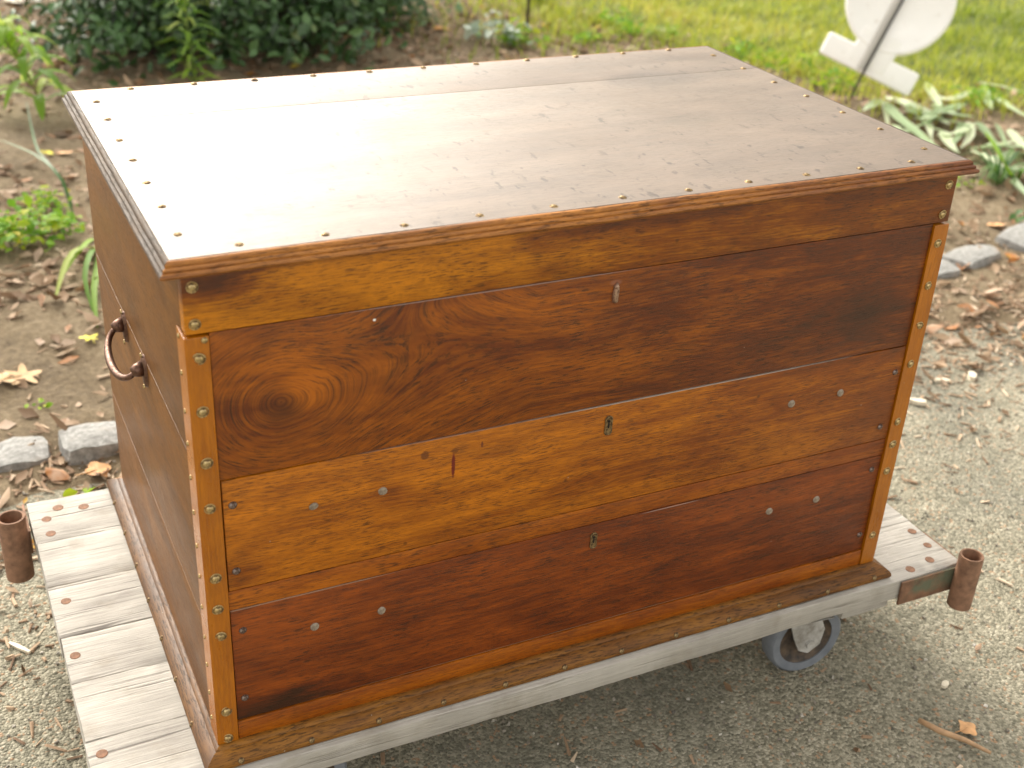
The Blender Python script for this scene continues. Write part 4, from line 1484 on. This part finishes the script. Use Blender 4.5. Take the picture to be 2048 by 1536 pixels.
tag(pile, "heap of cut pale green strap leaves lying on the bed right of the lid", "cut leaves")
for i, c in enumerate(cuts):
    hs = (0.02, 0.05, 0.015) if i % 2 else (0.03, 0.035, 0.02)
    add_leaf("leaf", pile, mat_pale, gp3([(u, v, hs[k] + 0.012 * random.random()) for k, (u, v) in enumerate(c)]), random.uniform(0.028, 0.046), b, seg=9,
             wprof=lambda t: min(1, 0.3 + t * 2.6) * max(0.0, 1 - t ** 3) ** 0.7, roll=random.uniform(-.5, .5), fold=0.3)

# green grassy tuft by the lid's right corner
b = ground_pt(1995, 372)
cv = []
for i in range(34):
    a = random.uniform(0, 6.283); l = random.uniform(.08, .17)
    d = Vector((math.cos(a), math.sin(a), 0)); q = Vector(b) + d * random.uniform(0, 0.03)
    cv.append([q, q + d * l * .25 + Vector((0, 0, l * .45)), q + d * l * .65 + Vector((0, 0, l * .60)), q + d * l + Vector((0, 0, l * .35))])
strap_plant(b, cv, mat_dgreen, "dense green grass tuft beside the lid's right corner", "grass tuft", "grass_tuft", 0.009)
b = ground_pt(2020, 340)
strap_plant(b, [gp3([(2030, 365, 0), (2010, 330, 0.10), (1985, 285, 0.13), (1968, 262, 0.10)]), gp3([(2035, 360, 0), (2045, 340, .08), (2062, 330, .1)])],
            mat_lily, "single tall green blade rising over the cut leaves at the right edge", "grass", "tall_grass", 0.016)
b = ground_pt(1920, 185)
strap_plant(b, [gp3([(1962, 211, 0.01), (1915, 182, 0.02), (1866, 152, 0.02)])], mat_yellow, "thin yellow stalk lying in the grass right of the ornament", "stalk", "yellow_stalk", 0.008)


# ------------------------------------------------------------------ single fallen leaves, sticks and chips one can point at
def flat_leaf(u, v, size, lobes, depth, mat, label, rot=0.0, cat="leaf", name="fallen_leaf", tilt=(0.15, 0.1), aspect=1.0, group=None):
    p = ground_pt(u, v, 0.008)
    bm = bmesh.new()
    n = max(24, lobes * 6)
    c = bm.verts.new((0, 0, 0.004))
    ring, mid = [], []
    for i in range(n):
        a = 2 * math.pi * i / n
        r = 1 - depth * (0.5 - 0.5 * math.cos(lobes * a)) ** 0.8 if lobes else 1.0
        if lobes == 0: r = 1.0 / (1 + 0.6 * abs(math.sin(a)))
        r *= 1 + 0.12 * mnoise.noise(Vector((a * 2, u, v)))
        x, y = size / 2 * r * math.cos(a), size / 2 * r * math.sin(a) * aspect
        z = 0.16 * size * (r ** 2) * mnoise.noise(Vector((math.cos(a) * 1.2 + u, math.sin(a) * 1.2, 1)))
        mid.append(bm.verts.new((x * .5, y * .5, z * .3 + 0.003)))
        ring.append(bm.verts.new((x, y, z + 0.05 * size)))
    for i in range(n):
        j = (i + 1) % n
        bm.faces.new((c, mid[i], mid[j]))
        bm.faces.new((mid[i], ring[i], ring[j], mid[j]))
    # stalk
    tube_bm(bm, [(0, 0, 0.003), (-size * .5, 0, 0.004), (-size * .85, size * .08, 0.002)], [0.0012, 0.001, 0.0008], 4)
    o = bm_obj(name, bm, mat, None, smooth=True)
    o.location = p
    o.rotation_euler = (tilt[0], tilt[1], rot)
    tag(o, label, cat, group)
    return o


flat_leaf(885, 70, 0.085, 5, .55, mat_orange, "bright orange maple leaf on the bed behind the lid", 0.6)
flat_leaf(180, 692, 0.050, 5, .6, mat_yellow, "small star-shaped yellow leaf on the soil beside the iron handle", 1.8)
flat_leaf(48, 762, 0.085, 5, .6, mat_tan, "large tan lobed leaf on the bare soil at the left edge", 0.3)
flat_leaf(8, 770, 0.060, 3, .4, mat_tan, "smaller tan leaf cut by the left edge of the picture", 1.3)
flat_leaf(222, 128, 0.050, 0, 0, mat_red, "dull red leaf standing on the soil behind the lid's left corner", 1.4, tilt=(0.9, 0.2))
flat_leaf(700, 42, 0.050, 0, 0, mat_red, "reddish leaf caught at the foot of the dark shrubs", 1.9)
flat_leaf(1992, 455, 0.060, 0, 0, mat_peach, "peach orange leaf on the soil above the kerb at the right", 2.6)
flat_leaf(128, 312, 0.060, 0, 0, mat_peach, "pale peach leaf close to the lid's left edge", 2.8)
flat_leaf(97, 318, 0.045, 3, .3, mat_yellow, "small yellow leaf left of the pale peach leaf", 1.0)
flat_leaf(125, 268, 0.075, 4, .4, mat_litter, "curled russet leaf near the lid's left edge", 1.0)
flat_leaf(196, 940, 0.055, 4, .3, mat_peach, "russet leaf in front of the grey kerb stone by the dolly", 0.4)
flat_leaf(30, 18, 0.10, 3, .4, mat_cream, "pale dry leaf in the top left corner", 0.5)
flat_leaf(150, 28, 0.055, 3, .3, mat_cream, "pale curled leaf left of the dark shrubs", 1.5)
flat_leaf(58, 22, 0.05, 0, 0, mat_orange, "orange leaf in the top left corner beside the pale dry leaf", 1.5)
flat_leaf(170, 108, 0.055, 4, .4, mat_tan, "tan leaf behind the lid's left corner", 0.2)
flat_leaf(1935, 1455, 0.034, 4, .3, mat_peach, "small peach leaf on the driveway beside the stick", 0.2)
flat_leaf(1090, 55, 0.06, 4, .4, mat_orange, "orange brown leaf just right of the thin stake", 0.2)
flat_leaf(1330, 70, 0.06, 4, .4, mat_cream, "pale leaf at the edge of the lawn behind the lid", 0.8)
flat_leaf(1715, 725, 0.0, 4, .4, mat_cream, "x", 0.8) if False else None


def chip(u, v, l, w, h, rot, mat, label, name="wood_chip", cat="wood chip"):
    bm = bmesh.new()
    vs = bm_box(bm, -l / 2, l / 2, -w / 2, w / 2, 0, h, 0)
    bmesh.ops.subdivide_edges(bm, edges=bm.edges[:], cuts=2, use_grid_fill=True)
    for q in bm.verts:
        k = 1 - 0.45 * (abs(q.co.x) / (l / 2)) ** 2
        q.co.y *= k
        q.co += mnoise.noise_vector(Vector((q.co.x * 60 + u, q.co.y * 60, q.co.z * 60))) * min(w, l) * 0.16
    o = bm_obj(name, bm, mat, None, auto=40)
    o.location = ground_pt(u, v, 0.001)
    o.rotation_euler = (0, 0.03, rot)
    tag(o, label, cat)
    return o


chip(1885, 757, 0.034, 0.013, 0.007, -0.3, mat_cream, "cream white wood chip on the driveway edge right of the chest")
chip(1835, 800, 0.036, 0.018, 0.010, -0.8, mat_cream, "yellowish wood chip touching the chest's right edge in view")
chip(1945, 750, 0.030, 0.020, 0.010, 0.9, mat_cream, "blunt pale wood chip right of the cream white one")
chip(1892, 1362, 0.018, 0.010, 0.004, 0.5, mat_cream, "small cream chip alone on the open driveway at the right")
chip(38, 1288, 0.045, 0.007, 0.004, 2.2, mat_cream, "long pale splinter beside the dolly's left edge")

# stick on the driveway
bm = bmesh.new()
pp = gp3([(1838, 1440, 0.004), (1880, 1462, 0.006), (1930, 1480, 0.005), (1982, 1506, 0.004)])
o0 = pp[0].copy()
tube_bm(bm, [q - o0 for q in pp], [0.0042, 0.0050, 0.0040, 0.0026], 7)
stick = bm_obj("stick", bm, mat_stick, None, smooth=True)
stick.location = o0
tag(stick, "short peeled brown stick lying on the driveway in the lower right corner", "stick")

# log piece in the litter top left
bm = bmesh.new()
pp = gp3([(92, 135, 0.02), (120, 124, 0.025), (152, 112, 0.02)])
o0 = pp[0].copy()
tube_bm(bm, [q - o0 for q in pp], [0.018, 0.020, 0.017], 9)
lg = bm_obj("broken_branch", bm, mat_stick, None, smooth=True)
lg.location = o0
tag(lg, "short broken branch in the leaves right of the lily plant", "branch")

# thin dark stake
b = ground_pt(1052, 78)
bm = bmesh.new()
tube_bm(bm, [(0, 0, -0.03), (0.004, 0.0, 0.2), (0.012, 0.0, 0.42)], [0.009, 0.0085, 0.008], 8)
tube_bm(bm, [(0.004, 0.0, 0.2), (0.02, 0.01, 0.26), (0.05, 0.01, 0.33)], [0.004, 0.0035, 0.003], 6)
st = bm_obj("stake", bm, mat_bark, None, smooth=True)
st.location = b
tag(st, "thin dark stake standing in weeds behind the lid", "stake")

# ------------------------------------------------------------------ white garden ornament on a rod
base_o = ground_pt(1694, 212)
horiz = Vector((px_ray(1780, 80).x, px_ray(1780, 80).y, 0)).normalized()      # away from the camera, level
nrm = (horiz + Vector((0, 0, -0.30))).normalized()


def on_plane(u, v):
    d = px_ray(u, v)
    t = (base_o - CAM).dot(nrm) / d.dot(nrm)
    return CAM + d * t


orn = empty("garden_ornament", base_o)
tag(orn, "white plastic disc with a crossbar on a thin dark rod beside the lawn", "ornament")
ctr = on_plane(1801, 2)
ax_r = (on_plane(1805, 0) - base_o).normalized()               # along the rod
ax_s = ax_r.cross(nrm).normalized()
if ax_s.dot(Vector((1, 0, 0))) < 0: ax_s = -ax_s
sc_px = (on_plane(1850, 2) - ctr).length / 49.0
rad_d = 112 * sc_px


def plate_bm(pts2, c, th, inset=0.010):
    bm = bmesh.new()
    vs = [bm.verts.new(c + ax_s * a + ax_r * b_ - base_o) for a, b_ in pts2]
    f = bm.faces.new(vs)
    r = bmesh.ops.extrude_face_region(bm, geom=[f])
    nv = [v for v in r['geom'] if isinstance(v, bmesh.types.BMVert)]
    bmesh.ops.translate(bm, verts=nv, vec=-nrm * th)
    front = [q for q in bm.faces if all(v in nv for v in q.verts)]
    es = [e for e in bm.edges if len([q for q in e.link_faces if q in front]) == 1]
    bmesh.ops.bevel(bm, geom=es, offset=th * 0.45, segments=3, affect='EDGES', profile=0.5)
    return bm


bar_c = on_plane(1738, 128)
hl, hw = 99 * sc_px * 1.06, 25 * sc_px
out2 = []
# one outline: disc joined to crossbar would overlap, so the two are separate solids 3 mm apart in depth
disc_pts = [(rad_d * math.cos(2 * math.pi * i / 64), rad_d * math.sin(2 * math.pi * i / 64)) for i in range(64)]
bm = plate_bm(disc_pts, ctr, 0.024)
big_f = max(bm.faces, key=lambda q: q.calc_area() if q.normal.dot(-nrm) > 0.5 or q.normal.dot(nrm) > 0.5 and (q.calc_center_median() - (ctr - base_o)).dot(-nrm) > 0.01 else 0)
bmesh.ops.inset_region(bm, faces=[big_f], thickness=0.006, depth=0.0)
bmesh.ops.inset_region(bm, faces=[big_f], thickness=0.003, depth=-0.003)
bm_obj("disc", bm, mat_white, orn, auto=50)
rr_ = 0.012
bar_pts = []
for cx_, cy_, a0 in ((hl - rr_, hw - rr_, 0), (-hl + rr_, hw - rr_, 90), (-hl + rr_, -hw + rr_, 180), (hl - rr_, -hw + rr_, 270)):
    for k in range(5):
        a = math.radians(a0 + 22.5 * k)
        bar_pts.append((cx_ + rr_ * math.cos(a), cy_ + rr_ * math.sin(a)))
# neck between disc and bar keeps it one moulded shape
bm = plate_bm(bar_pts, bar_c, 0.021)
bm_obj("crossbar", bm, mat_white, orn, auto=50)
nk = (bar_c + ctr) / 2 - ax_r * 0.06
neck = [(-0.075, -0.09), (0.075, -0.09), (0.085, 0.06), (-0.085, 0.06)]
bm = plate_bm(neck, nk, 0.0225)
bm_obj("neck", bm, mat_white, orn, auto=50)
# raised rib and the rod
def rodline(off_s, off_n, t0, t1):
    a = base_o + ax_r * t0 + ax_s * off_s - nrm * off_n - base_o
    b_ = base_o + ax_r * t1 + ax_s * off_s - nrm * off_n - base_o
    return a, b_
bm = bmesh.new()
t_in = (on_plane(1730, 143) - base_o).length
tube_bm(bm, list(rodline(-0.014, 0.020, t_in, t_in + 0.62)), 0.016, 14)
s_ = NT("grey_plastic_rib"); s_.P("Base Color", (0.48, 0.46, 0.42)); s_.P("Roughness", 0.5)
bm_obj("rib", bm, s_.m, orn, auto=50)
bm = bmesh.new()
tube_bm(bm, list(rodline(0.0035, 0.033, -0.05, t_in + 0.60)), 0.0042, 8)
bm_obj("rod", bm, mat_rod, orn, smooth=True)

# ------------------------------------------------------------------ woodland added out of view beyond the lawn, to dim the lid's reflection
def unseen_woodland():
    Vs, Fs, As, off = [], [], [], 0
    for i in range(9):
        cx = 7.5 + i * 1.35 + rng.uniform(-.5, .5)
        cy = 12.5 - i * 1.15 + rng.uniform(-.6, .6)
        n = 2600
        R = np.array([1.7, 1.7, 2.1]) * rng.uniform(.8, 1.15)
        q = rng.normal(size=(n, 3)); q /= np.linalg.norm(q, axis=1, keepdims=True)
        q *= (rng.random(n) ** 0.45)[:, None]
        P = q * R + np.array([cx, cy, 3.0 + rng.uniform(-.3, .8)])
        P[:, 2] = np.maximum(P[:, 2], GZ + 0.3)
        L = rng.uniform(.18, .34, n)
        V, F, A = leaf_cloud(P, rng.normal(size=(n, 3)), L, L * .6, rng.random(n))
        Vs.append(V); Fs.append(F + off); As.append(A); off += len(V)
    o = mesh_np("unseen_woodland", np.concatenate(Vs), np.concatenate(Fs), mat_dgreen, None, True, np.concatenate(As))
    tag(o, "unseen leafy trees added beyond the lawn for their dark reflection in the lid", "unseen_woodland", kind="stuff")


unseen_woodland()
